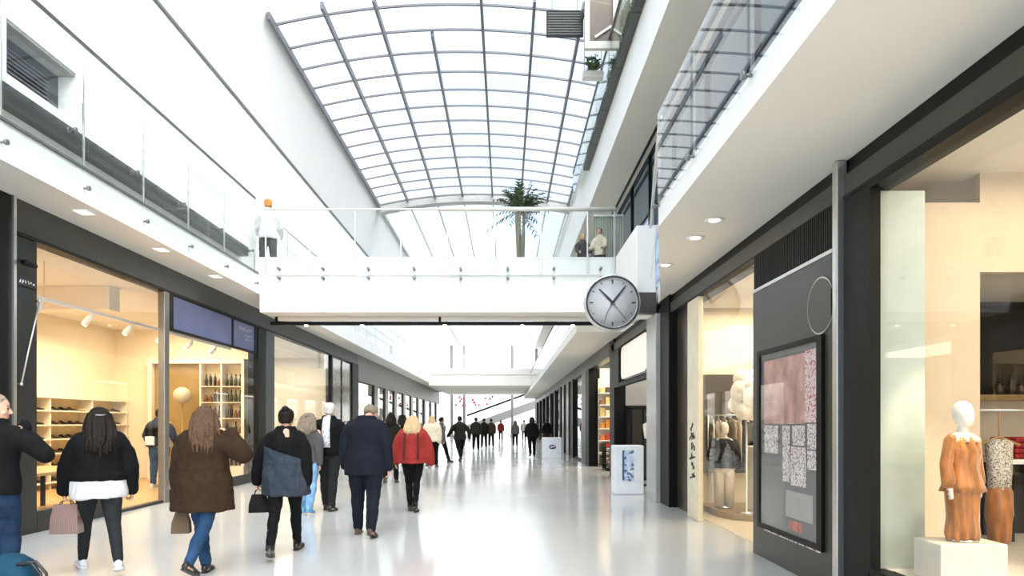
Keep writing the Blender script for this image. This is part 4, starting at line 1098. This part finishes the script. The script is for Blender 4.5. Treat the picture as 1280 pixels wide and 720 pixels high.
    # -------- clothing
    def jacket(s, name, m, hem=.82, ex=.025, flare=0.0, collar=True, sleeves=True, bottom=None, fold=.010, puff=0.0, hoodie=False, short_sleeve=0.0, belly=0.0):
        w, d = s.w, s.d; f = s.female; mb = MB()
        T = [(hem,.165+flare,.12+flare*.7),(hem+.06,.165+flare*.85,.12+flare*.6),(.96,.162+flare*.6,.117+flare*.4),(1.05,.145+flare*.4+belly,.11+belly),(1.14,.142+flare*.3+belly,.106+belly),(1.23,.153+flare*.15,.112),(1.31,.168 if f else .182,.112),(1.36,.160 if f else .175,.104),(1.395,.135 if f else .150,.094),(1.425,.100,.080),(1.455,.070,.068)]
        T = [q for q in T if q[0] >= hem]; 
        if T[0][0] > hem: T.insert(0, (hem, T[0][1], T[0][2]))
        if collar: T += [(1.485,.062,.066),(1.50,.054,.058)]
        mb.loft([s.ell(z, (rx+ex)*w + puff*(math.sin(z*60)*.5+.5), (ry+ex)*d + puff*(math.sin(z*60)*.5+.5)) for z, rx, ry in T])
        if sleeves:
            for side in (1, -1):
                sh, el, wr = s.arm[side]; we = wr.lerp(el, .04+short_sleeve)
                mb.tube([sh+Vector((-side*.045,0,-.025)), sh.lerp(el,.5), el], [(.058+ex)*w**.5, .060+ex*.8, .050+ex*.75], 18, True); mb.tube([el, el.lerp(we,.5), we], [.050+ex*.75, .046+ex*.7, .038+ex*.6], 18, True)
        if hoodie: mb.ball((0, -.09, 1.44+s.z), (.12, .07, .07))
        s.fin(mb)
        return solid(mb, s.vox*s.k, name, m, s.t, 5, fold=fold*s.k, seed=s.x)
    def trousers(s, m, ex=.012, taper=0.0, top=1.0, name='trousers', fold=.009, length=1.0):
        w, d = s.w, s.d; mb = MB()
        mb.loft([s.ell(z, (rx+ex)*w, (ry+ex)*d) for z, rx, ry in [(.82,.12,.10),(.86,.155,.115),(.94,.163,.115),(top,.15,.108)]])
        for side in (1, -1):
            hip, kn, an, fd = s.leg[side]; e = kn.lerp(an, length*.97)
            mb.tube([hip+Vector((0,0,-.01)), hip.lerp(kn,.4), kn, kn.lerp(e,.4)+Vector((0,-.012,0)), e], [(.088+ex)*w, (.077+ex)*w, (.055+ex)*w**.5, .054+ex, .042+ex-taper], 18, True)
        s.fin(mb)
        return solid(mb, s.vox*s.k, name, m, s.t, 4, fold=fold*s.k, ffreq=(8,8,12), seed=s.y)
    def shoes(s, m, sole=None, boot=0.0, name='shoe', big=1.0):
        for side in (1, -1):
            hip, kn, an, fd = s.leg[side]; up = Vector((1,0,0)).cross(fd).normalized(); sd = fd.cross(up).normalized(); mb = MB(); so = MB()
            base = an - up*.085; rings = []; sr = []
            for u, wd, h in [(-.075,.018,.05),(-.06,.032,.085),(-.02,.037,.10),(.03,.037,.095),(.08,.042,.07),(.13,.046,.052),(.165,.040,.044),(.19,.022,.030)]:
                c = base + fd*u; wd *= big; r = []; q = []
                for i in range(14):
                    a = 2*PI*i/14; cz = math.sin(a); r.append(c + sd*wd*math.cos(a)*(1 if cz < 0 else (1-.25*cz)) + up*(.014 + (h-.014)*(.5+.5*cz)))
                    q.append(c + sd*(wd+.005)*math.cos(a) + up*(.010+.010*math.copysign(abs(cz)**.5, cz)))
                rings.append(r); sr.append(q)
            mb.loft(rings); so.loft(sr)
            if boot:
                top = an.lerp(kn, boot); mb.tube([an-up*.03, an.lerp(top,.5), top], [.048,.050,.060], 14)
            s.fin(mb); s.fin(so)
            o = mb.build(name, m, s.t); so.build('sole', sole or m, o)
    def hair(s, m, style='short', length=.25, width=1.0, seed=1, strands=30, name='hair', back=.10):
        H = MB(); n = 26; r = random.Random(seed)
        e = .012 if style != 'curly' else .03
        # cap: crown and back of the skull, leaving the face free
        H.loft([[Vector(((rx+e)*math.cos(2*PI*i/n), cy + (ry)*math.sin(2*PI*i/n), z)) for i in range(n)] for z, cy, rx, ry in
                [(.055,-.058,.045,.036),(.09,-.046,.067,.056),(.125,-.032,.074,.074),(.16,-.022,.076,.090),(.195,-.014,.068,.084),(.222,-.010,.048,.058),(.238,-.010,.018,.02)]])
        if style in ('long', 'curly', 'bob'):
            rg = []
            for k in range(8):
                u = k/7; z = .15 - (length+.10)*u
                rg.append([Vector(((.076+.020*math.sin(u*2.6))*width*(1-.5*max(0,u-.6)/.4)*math.cos(2*PI*i/n), -.05-(back-.05)*min(1, u*1.35)**1.3 + (.060-.030*u)*math.sin(2*PI*i/n), z)) for i in range(n)])
            H.loft(rg)
            for _ in range(strands):
                a = r.uniform(-1.45, 1.45); x0 = math.sin(a)*.074*width; y0 = -.05-math.cos(a)*.048
                L = length*r.uniform(.72, 1.22)*(1.12-.25*abs(math.sin(a))); wob = r.uniform(-.02, .02)
                pts = [Vector((x0*(.9+.0*u), y0, 0)) for u in (0,)]; pts = []
                for j in range(6):
                    u = j/5
                    pts.append(Vector((x0*(1+.32*math.sin(u*2.4)) + wob*u + (.02*math.sin(u*9+seed+_) if style == 'curly' else 0), y0-(back-.05)*min(1, u*1.3)**1.4*(.55+.45*math.cos(a)), .19-.05*(1-math.cos(a)) - (L+.10)*u)))
                H.tube(pts, [.011,.014,.014,.012,.009,.004], 7, True)
        if style == 'short':
            for _ in range(strands):
                a = r.uniform(-2.2, 2.2); z = r.uniform(.05, .2)
                p = Vector((math.sin(a)*.074, -.03-math.cos(a)*.066, z)); H.tube([p, p+Vector((r.uniform(-.01,.01), -.004, -.03))], [.010,.005], 6, True)
        if style == 'curly':
            for _ in range(40):
                a = r.uniform(-2.0, 2.0); z = r.uniform(-length*.8, .23); rr = .085*width if z < .16 else .055
                H.ball((math.sin(a)*rr, -.04-math.cos(a)*.07, z), r.uniform(.016,.028), 8, 5)
        if style == 'bun':
            H.ball((0,-.075,.215), (.042,.042,.040)); H.tube([(0,-.04,.2),(0,-.06,.21)], [.03,.03], 10)
        H.move(s.hm); s.fin(H)
        return solid(H, (.007 if s.vox < .014 else .012)*s.k, name, m, s.t, 2, fold=.003, ffreq=(60,60,6), seed=seed)
    def part(s, name, mb, m): s.fin(mb); return mb.build(name, m, s.t)
    def grip(s, side):
        sh, el, wr = s.arm[side]; dr = (wr-el).normalized()
        key = 'rhand' if side == 1 else 'lhand'
        if key in s.p: dr = Vector(s.p[key]).normalized()
        return s.world(wr + dr*.09 + Vector((-side,0,0))*.02)

def hair_mat(name, c, v=.45): return mat(name, c, .6, var=v, scale=9, stretch=(14, 14, 1.2), bump=.25, bscale=18, spec=.15)
H_dark = hair_mat('hair_dark', (.011, .007, .005)); H_brown = hair_mat('hair_brown', (.085, .048, .026)); H_blond = hair_mat('hair_blond', (.50, .36, .20))
H_grey = hair_mat('hair_grey', (.55, .53, .50), .2); H_greybrown = hair_mat('hair_grey_brown', (.20, .16, .12)); H_orange = hair_mat('hair_orange', (.50, .22, .06))
C_black = cloth('black_cloth', (.006, .006, .0065)); C_navy = cloth('navy_cloth', (.0095, .012, .019)); C_brown = cloth('brown_cloth', (.032, .018, .010))
C_legging = cloth('charcoal_leggings', (.018, .020, .021)); C_jean = cloth('blue_jean', (.018, .050, .11), var=.35, sc=6); C_dkjean = cloth('dark_jean', (.012, .028, .06), var=.35, sc=6)
C_ltjean = cloth('light_jean', (.18, .34, .55), var=.3, sc=7); C_white = cloth('white_cotton', (.62, .62, .63)); C_slate = cloth('slate_cloth', (.034, .044, .062))
C_red = cloth('red_quilt', (.27, .028, .024), .6); C_cream = cloth('cream_fleece', (.72, .64, .50)); C_grey = cloth('grey_cloth', (.08, .08, .08)); C_olive = cloth('dark_olive_cloth', (.016, .017, .012))
L_black = mat('black_shoe_leather', (.012, .011, .010), .35); L_brown = mat('brown_shoe_leather', (.06, .032, .02), .35); L_white = mat('white_trainer', (.62, .64, .66), .45)
def X(px, D): return (px-VX)*D/F

# ---- man cut by the picture edge, arm raised to his head
P0 = Person('man in black jacket and jeans raising a gloved hand by the charcoal panel', X(-9, 5.9), 5.9, .05, 1.74, dict(rl=(6,4,3,0), ll=(-6,8,3,4), ra=((.74,.12,-.66),(-.72,.25,.64)), la=(10,8,30), yaw=-62, pitch=2, rhand=(-.5,.2,.8), curl=.9), w=1.12, d=1.1)
P0.body(); P0.jacket('jacket', C_black, hem=.86, ex=.03); P0.trousers(C_dkjean, .016); P0.shoes(L_black)
P0.hair(hair_mat('hair_cropped', (.30, .24, .18)), 'short', seed=3, strands=10)
w0 = P0.arm[1][2]; P0.part('glove', MB().ball(w0+Vector((-.045,.02,.07)), (.05,.045,.075)), C_black)
P0.part('belt', MB().loft([P0.ell(z, .172*1.12, .128*1.1) for z in (.955,.985)]), L_black)

# ---- woman in cropped black jacket over long white shirt
P1 = Person('woman with long dark hair in black jacket over white shirt carrying a striped bag', X(124, 6.86), 6.86, .62, 1.70, dict(rl=(-25,16,2,16), ll=(24,3,2,-6), ra=(-8,16,22), la=(8,16,12), lean=2, yaw=0, pitch=5, lhand=(0,0,-1), curl=1.3), w=1.20, d=1.22, female=True)
P1.body(); P1.jacket('shirt', C_white, hem=.80, ex=.042, flare=.012, sleeves=False, collar=False, fold=.012)
P1.jacket('jacket', C_black, hem=.975, ex=.052, fold=.010); P1.trousers(C_legging, .004, fold=.003); P1.shoes(L_white, mat('white_rubber', (.75,.75,.75), .6), big=1.1)
P1.hair(H_dark, 'long', .30, 1.42, seed=5, strands=60, back=.175)
clip = MB().tube([(-.062,-.098,.150),(-.03,-.118,.143),(0,-.124,.141),(.03,-.118,.143),(.062,-.098,.150)], [.007]*5, 8).move(P1.hm); P1.part('hair_clip', clip, mat('grey_clip', (.30,.28,.27), .3))
def carrier_bag(nm, label, top, w, d, h, rz, m, mh, taper=.8, drop=.10, cat='bag'):
    t = thing(nm, label, cat, (top.x, top.y, top.z-drop-h), rz); a = taper
    rings = []
    for z, k in ((0,.96),(.01,1),(h*.5,.95),(h,a)):
        rings.append([Vector((sx_*w/2*k, sy_*d/2*(k if z < h else .45), z)) for sx_, sy_ in ((-1,-1),(-.33,-1.06),(.33,-1.06),(1,-1),(1,1),(.33,1.06),(-.33,1.06),(-1,1))])
    MB().loft(rings, smooth=False).build('bag_body', m, t)
    for sy_ in (-1, 1):
        pts = [Vector((-w*.22*1, sy_*d*.2, h-.01)), Vector((-w*.17, sy_*d*.14, h+drop*.7)), Vector((0, sy_*.012, h+drop)), Vector((w*.17, sy_*d*.14, h+drop*.7)), Vector((w*.22, sy_*d*.2, h-.01))]
        MB().tube(pts, .006, 6).build('handle', mh, t)
    return t
g = P1.grip(-1)
carrier_bag('shopping_bag', 'pink and grey striped shopping bag in the hand of the woman in the white shirt', g, .27, .12, .29, .1, mat_stripe('pink_stripe', (.30,.25,.21), (.20,.08,.08), 26, 'X', .6), mat('brown_cord', (.12,.06,.04), .7), .82, .04)

# ---- woman in brown coat, arm up to her hair
P3 = Person('woman with long brown hair in a wide brown coat and blue jeans, one elbow raised', X(254, 6.72), 6.72, .0, 1.66, dict(rl=(-12,30,-5,26), ll=(10,3,-5,0), ra=((.84,-.06,-.54),(-.56,-.02,.83)), la=(2,14,10), lean=1, pitch=4, yaw=28, rhand=(-.8,.1,.5), lhand=(0,0,-1), curl=1.0), w=1.12, d=1.15, female=True)
P3.body(); P3.jacket('coat', C_brown, hem=.66, ex=.060, flare=.055, fold=.016); P3.trousers(C_jean, .010); P3.shoes(L_black)
P3.hair(H_brown, 'long', .28, 1.45, seed=8, strands=60, back=.165)
g = P3.grip(-1)
carrier_bag('hand_bag', 'small tan drawstring bag in the hand of the woman in the brown coat', g, .17, .10, .22, .2, mat('tan_canvas', (.11,.07,.04), .8, bump=.2), mat('cream_cord', (.6,.52,.4), .7), .55, .12)
w3 = P3.arm[-1][2]; P3.part('cuff', MB().tube([w3+Vector((0,0,.05)), w3+Vector((0,0,-.02))], [.055,.062], 14, True), C_cream)

# ---- woman with bun, slate coat about her waist
P4 = Person('woman with dark bun and slate coat tied about her waist in black boots', X(357, 7.75), 7.75, .12, 1.70, dict(ll=(-25,12,-1,20), rl=(24,8,-1,-4), ra=(-10,10,14), la=(4,24,8), lean=2, pitch=5, lhand=(0,0,-1), curl=1.2), w=1.08, d=1.12, female=True)
P4.body(); P4.jacket('jacket', C_black, hem=.95, ex=.042, fold=.010); P4.jacket('tied_coat', C_slate, hem=.72, ex=.060, flare=.03, sleeves=False, collar=False, fold=.022).scale = (1,1,1)
P4.trousers(C_black, .006); P4.shoes(L_black, boot=.45, name='boot'); P4.hair(H_dark, 'bun', seed=6)
P4.part('scarf', MB().lathe([(.058,1.43),(.080,1.44),(.082,1.47),(.066,1.50),(.056,1.50)], (0,.0,P4.z), 22).tube([(.02,-.10,1.47+P4.z),(.03,-.135,1.38+P4.z),(.02,-.14,1.30+P4.z)], [.035,.042,.03], 12, True, .5), cloth('pink_scarf', (.62,.34,.26)))
MBt = MB()
# the trunk of the tied coat must not reach the shoulders: keep it as a skirt below the chest
for o in list(P4.t.children):
    if o.name.startswith('tied_coat'):
        bm = bmesh.new(); bm.from_mesh(o.data); cut = (1.20+P4.z)*P4.k
        bmesh.ops.bisect_plane(bm, geom=bm.verts[:]+bm.edges[:]+bm.faces[:], plane_co=(0,0,cut), plane_no=(.35,0,1), clear_outer=True)
        bmesh.ops.holes_fill(bm, edges=[e for e in bm.edges if e.is_boundary]); bm.to_mesh(o.data); bm.free()
        for p in o.data.polygons: p.use_smooth = True
g = P4.grip(-1)
carrier_bag('tote_bag', 'soft black tote hanging from the hand of the woman with the bun', g, .22, .14, .20, .3, cloth('black_tote', (.015,.014,.014)), C_black, .7, .06)

# ---- girl behind her
P5 = Person('girl with curly grey-brown hair in dark top and pale jeans behind the slate coat', X(385, 11.3), 11.3, -.05, 1.66, dict(ll=(12,4,3,0), rl=(-12,18,3,12)), female=True, vox=.014)
P5.body(detail=False); P5.jacket('jacket', C_grey, hem=.84, ex=.03); P5.trousers(C_ltjean, .02); P5.shoes(mat('blue_trainer', (.12,.35,.6), .5)); P5.hair(H_greybrown, 'curly', .20, 1.5, seed=12, back=.14)

# ---- grey haired man with white scarf down his back
P6 = Person('grey-haired man in black coat with a white scarf down his back', X(411, 11.6), 11.6, -.05, 1.82, dict(rl=(-4,6,-1,4), ll=(8,3,-1,0), ra=(-4,10,10), la=(6,10,12), pitch=3), w=1.08, d=1.05)
P6.body(); P6.jacket('coat', C_black, hem=.88, ex=.04); P6.trousers(cloth('charcoal_trousers', (.020,.020,.021)), .016); P6.shoes(L_black); P6.hair(H_grey, 'short', seed=14, strands=24)
sc = [Vector((0,-.085,1.50)), Vector((0,-.135,1.42)), Vector((0,-.172,1.28)), Vector((.0,-.165,1.12)), Vector((.0,-.162,1.00))]
mb = MB(); rings = []
for i, q in enumerate(sc):
    ww = (.05,.058,.062,.066,.07)[i]; q = q + Vector((0,0,P6.z)); rings.append([q+Vector((-ww,-.008,0)), q+Vector((0,-.020,0)), q+Vector((ww,-.008,0)), q+Vector((ww,.006,0)), q+Vector((-ww,.006,0))])
mb.loft(rings); mb.lathe([(.060,1.45),(.082,1.46),(.080,1.50),(.058,1.51)], (0,.0,P6.z), 20); P6.part('scarf', mb, mat_speckle('patterned_scarf', [(.75,.76,.80),(.62,.64,.70),(.80,.80,.82),(.45,.47,.55)], 40, .8))

# ---- broad man in navy suit, head bowed
P7 = Person('broad man in navy suit with bowed head walking down the middle', X(457, 9.05), 9.05, -.02, 1.80, dict(rl=(-10,14,2,16), ll=(9,3,2,0), ra=(-8,12,16), la=(6,12,14), lean=5, pitch=50, hfwd=.12, curl=.8), w=1.24, d=1.20)
P7.body(); P7.jacket('suit_jacket', C_navy, hem=.76, ex=.040, flare=.01, fold=.008); P7.trousers(C_navy, .022); P7.shoes(L_brown); P7.hair(H_greybrown, 'short', seed=15, strands=20)

# ---- blonde woman in red quilted jacket
P8 = Person('blonde woman in red quilted jacket and black leggings', X(516, 11.5), 11.5, .0, 1.60, dict(rl=(-6,8,-3,8), ll=(7,4,-3,0), ra=(-6,20,16), la=(6,20,14), pitch=4), w=1.22, d=1.25, female=True, vox=.013)
P8.body(); P8.jacket('jacket', C_red, hem=.86, ex=.065, puff=.012, fold=.010); P8.trousers(C_black, .004); P8.shoes(L_black, boot=.5, name='boot'); P8.hair(H_blond, 'long', .19, 1.45, seed=18, strands=44, back=.18)
for sx_ in (-.10, .10):
    P8.part('jacket_trim', MB().tube([(sx_*1.15,-.10,1.45+P8.z),(sx_*1.2,-.232,1.34+P8.z),(sx_*1.25,-.248,1.15+P8.z),(sx_*1.25,-.262,.95+P8.z)], .018, 8, True, .6), cloth('maroon_trim', (.10,.02,.02)))

# ---- the man inside the shop
P2 = Person('man with dark jacket and backpack standing inside the shoe shop window', X(199, 15.6), 15.6, -.1, 1.80, dict(rl=(-6,6,7,4), ll=(8,6,7,0), ra=(-6,26,30), la=(6,26,40)), w=1.25, d=1.1, vox=.014, lift=.012)
P2.body(detail=False); P2.jacket('jacket', C_slate, hem=.90, ex=.03); P2.trousers(C_jean, .02); P2.shoes(L_white); P2.hair(H_dark, 'short', seed=20)
P2.jacket('white_jumper', C_white, hem=.88, ex=.036, sleeves=False, collar=False).data
for o in list(P2.t.children):
    if o.name.startswith('white_jumper'):
        bm = bmesh.new(); bm.from_mesh(o.data)
        bmesh.ops.bisect_plane(bm, geom=bm.verts[:]+bm.edges[:]+bm.faces[:], plane_co=(0,0,(1.26+P2.z)*P2.k), plane_no=(0,0,1), clear_outer=True)
        bmesh.ops.holes_fill(bm, edges=[e for e in bm.edges if e.is_boundary]); bm.to_mesh(o.data); bm.free()
bp_ = P2.world((.05, -.30, 1.05+P2.z))
t = thing('backpack', 'dark backpack with pale trim on the man inside the shoe shop', 'backpack', bp_, -.1)
MB().bbox((-.15,-.10,-.18), (.15,.08,.27), .05).build('bag_body', C_black, t); MB().bbox((-.11,-.135,-.14), (.11,-.095,.06), .02).build('pocket', cloth('pale_panel', (.6,.62,.64)), t)

# ---- distant walkers
def walker(label, px, feet, H, top, bottom, hr, style='short', rz=0.0, stride=16, w=1.05, female=False, hem=.84, ex=.03, ra=(-12,8,14), la=(14,8,14), hl=.15, D=None, group=None):
    D = D or F*EYE/(feet-VY)
    q = Person(label, X(px, D), D, rz, H, dict(rl=(stride,6,2,0), ll=(-stride,20,2,14), ra=ra, la=la), w=w, d=w, vox=.02, female=female, skin=M_skin2)
    q.body(detail=False); q.jacket('jacket', top, hem=hem, ex=ex); q.trousers(bottom, .015); q.shoes(L_black); q.hair(hr, style, hl, 1.2, seed=int(px), strands=18, back=.14)
    return q
walker('person in cream fleece coat and dark trousers behind the red quilted jacket', 540, 584, 1.72, C_cream, C_black, H_blond, 'long', .0, 14, 1.35, True, .86, .06)
walker('person in grey-black coat walking just beyond the navy suit', 489, 604, 1.74, C_olive, C_black, H_dark, 'long', .1, 12, 1.1, True)
walker('dark-haired person in a dark coat half hidden by the red quilted jacket', 503, 592, 1.72, C_black, C_black, H_dark, 'curly', -.1, 12, 1.15, True)
walker('person in grey coat walking past the smoked door beyond the navy suit', 474, 592, 1.70, C_grey, C_black, H_greybrown, 'short', 0, 10)
walker('person in black with a long stride right beyond the cream fleece coat', 551, 578, 1.74, C_grey, C_black, H_dark, 'short', -.9, 22, 1.05)
walker('man in black with legs apart and elbows out in the middle of the far hall', 575, 577, 1.78, C_olive, C_black, H_dark, 'short', .4, 22, 1.2, ra=(-10,28,30), la=(20,26,30))
walker('first of three dark figures walking close together in the far hall', 595, 563, 1.76, C_olive, C_black, H_dark, 'short', 0, 12, 1.15)
walker('middle one of three dark figures walking close together in the far hall', 605, 560.5, 1.74, C_black, C_black, H_dark, 'short', 0, 14)
walker('last of three dark figures walking close together in the far hall, by the bright exit', 614, 559, 1.72, C_brown, C_black, H_dark, 'short', 0, 12)
walker('lone small dark figure in the centre of the far hall', 644, 558.5, 1.62, C_grey, C_black, H_brown, 'long', 0, 12, female=True)
walker('dark figure with bushy hair walking by the farther white display box', 665, 571, 1.74, C_black, C_black, H_dark, 'curly', .1, 14, 1.15)
walker('tiny red-coated figure far down the hall', 626, 551, 1.66, C_red, C_black, H_brown, 'short', 0, 10)
walker('tiny pale-coated figure far down the hall', 655, 551.5, 1.68, C_white, C_grey, H_brown, 'short', 0, 10)
walker('dark figure standing against the far piers behind the farther display box', 684, 560, 1.70, C_black, C_brown, H_dark, 'short', 0, 6)

# ---- people up on the footbridge
def upstairs(label, px, D, H, top, hr, style, rz, lift=bz1):
    q = Person(label, X(px, D), D, rz, H, dict(rl=(2,2,3,0), ll=(-2,3,3,2), ra=(18,8,50), la=(18,8,50)), vox=.016, lift=lift)
    q.body(detail=False); q.jacket('jacket', top, hem=.84); q.trousers(C_grey, .015); q.shoes(L_black); q.hair(hr, style, .12, 1.0, seed=int(px))
upstairs('person with orange hair in white standing at the near corner of the footbridge', 335, 16.0, 1.86, C_white, H_orange, 'short', .2, 4.872)
upstairs('child in pale top standing at the clock end of the footbridge', 750, 16.25, 1.28, C_cream, H_greybrown, 'short', 2.6)
upstairs('child in grey top beside the pale-topped one at the clock end of the footbridge', 728, 16.5, 1.22, C_grey, H_blond, 'bob', -2.9)

# ---- blue bag with black cords at the picture edge
p = Vector((X(12, 5.35), 5.35, 0))
t = thing('travel_bag', 'deep blue travel bag with looped black cords beside the man in jeans', 'bag', p, .15)
rings = []
for z, k in ((0,.80),(.02,.95),(.12,1.0),(.30,.97),(.40,.82),(.46,.45),(.475,.15)):
    rings.append([Vector((math.copysign(abs(math.cos(a))**.6, math.cos(a))*.20*k, math.copysign(abs(math.sin(a))**.6, math.sin(a))*.14*k, z)) for a in [2*PI*i/28 for i in range(28)]])
MB().loft(rings).build('bag_body', cloth('petrol_blue', (.008,.045,.08), .6), t)
for dx in (.0, .04):
    MB().tube([(.10+dx,-.10,.40),(.20+dx,-.10,.42),(.27+dx,-.10,.33),(.29+dx,-.10,.20),(.26+dx,-.10,.06)], .012, 8).build('cord', L_black, t)
# ================================================================ LIGHT AND CAMERA
W = bpy.data.worlds.new('sky'); SC.world = W; W.use_nodes = True
nt = W.node_tree; N = nt.nodes; L = nt.links; bg = N['Background']
tc = N.new('ShaderNodeTexCoord'); nz = N.new('ShaderNodeTexNoise'); nz.inputs['Scale'].default_value = 2.2; nz.inputs['Detail'].default_value = 5
L.new(tc.outputs['Generated'], nz.inputs['Vector'])
rp = N.new('ShaderNodeValToRGB'); rp.color_ramp.elements[0].position = .40; rp.color_ramp.elements[1].position = .60
rp.color_ramp.elements[0].color = (.54, .74, 1.0, 1); rp.color_ramp.elements[1].color = (1.0, 1.0, 1.0, 1)
L.new(nz.outputs['Fac'], rp.inputs['Fac']); L.new(rp.outputs['Color'], bg.inputs['Color']); bg.inputs['Strength'].default_value = 1.6

def sun(e, rot, ang, col=(1, .98, .95)):
    l = bpy.data.lights.new('sun', 'SUN'); l.energy = e; l.angle = math.radians(ang); l.color = col
    o = bpy.data.objects.new('sun_light', l); COL.objects.link(o)
    d = Vector(rot).normalized()                       # direction TO the sun
    o.rotation_euler = d.to_track_quat('Z', 'Y').to_euler()
sun(10.0, (.52, -.56, .64), 95)

def area(name, loc, size, e, col, rot=(0, 0, 0), sy=None):
    l = bpy.data.lights.new(name, 'AREA'); l.energy = e; l.color = col; l.shape = 'RECTANGLE'; l.size = size; l.size_y = sy or size
    o = bpy.data.objects.new(name, l); COL.objects.link(o); o.location = loc; o.rotation_euler = rot
def spot(name, loc, target, e, col, ang=50, r=.06):
    l = bpy.data.lights.new(name, 'SPOT'); l.energy = e; l.color = col; l.spot_size = math.radians(ang); l.shadow_soft_size = r; l.spot_blend = .5
    o = bpy.data.objects.new(name, l); COL.objects.link(o); o.location = loc
    o.rotation_euler = (Vector(loc)-Vector(target)).to_track_quat('Z', 'Y').to_euler()
WARM = (1.0, .85, .60); NEUT = (1.0, .92, .80)
area('shoe_shop_lamp', (-8.6, 12.0, 3.50), 2.0, 480, WARM, sy=9)
area('niche_lamp', (-8.1, 16.9, 3.9), 2.2, 90, WARM, sy=1.2)
area('pale_shop_lamp', (-8.4, 22.4, 3.9), 2.4, 260, NEUT, sy=6)
area('distant_shops_lamp', (-7.6, 48, 3.9), 1.4, 900, (1, .96, .9), sy=34)
area('window_lamp', (4.6, 3.2, 3.6), 2.2, 130, (1.0, .84, .64), sy=4.5)
area('clothes_shop_lamp', (4.6, 10.4, 3.6), 2.0, 240, (1.0, .88, .68), sy=4.2)
area('colour_shop_lamp', (4.2, 21.4, 3.6), 1.6, 200, (1.0, .88, .68), sy=3.2)
area('dark_shop_lamp', (4.4, 16.0, 3.6), 1.4, 110, NEUT, sy=3.0)
area('distant_clock_side_lamp', (3.9, 45, 3.2), .9, 500, (1, .94, .85), sy=34)
spot('mannequin_spot', (3.6, 4.6, 3.35), (3.50, 5.3, 1.4), 260, (1.0, .86, .62), 34)

c = bpy.data.cameras.new('camera'); co = bpy.data.objects.new('camera', c); COL.objects.link(co)
co.location = (0, 0, EYE); co.rotation_euler = (PI/2, 0, 0)
c.sensor_width = 36; c.lens = 36*F/1280; c.shift_x = 8/1280; c.shift_y = 168/1280; c.clip_end = 300
SC.camera = co
SC.view_settings.view_transform = 'Standard'; SC.view_settings.look = 'None'; SC.view_settings.gamma = 1; SC.view_settings.use_curve_mapping = False
SC.view_settings.exposure = 0.0
cy = SC.cycles
cy.use_denoising = True; cy.max_bounces = 10; cy.diffuse_bounces = 5; cy.glossy_bounces = 5; cy.transparent_max_bounces = 40
cy.sample_clamp_indirect = 6; cy.caustics_reflective = False; cy.caustics_refractive = False
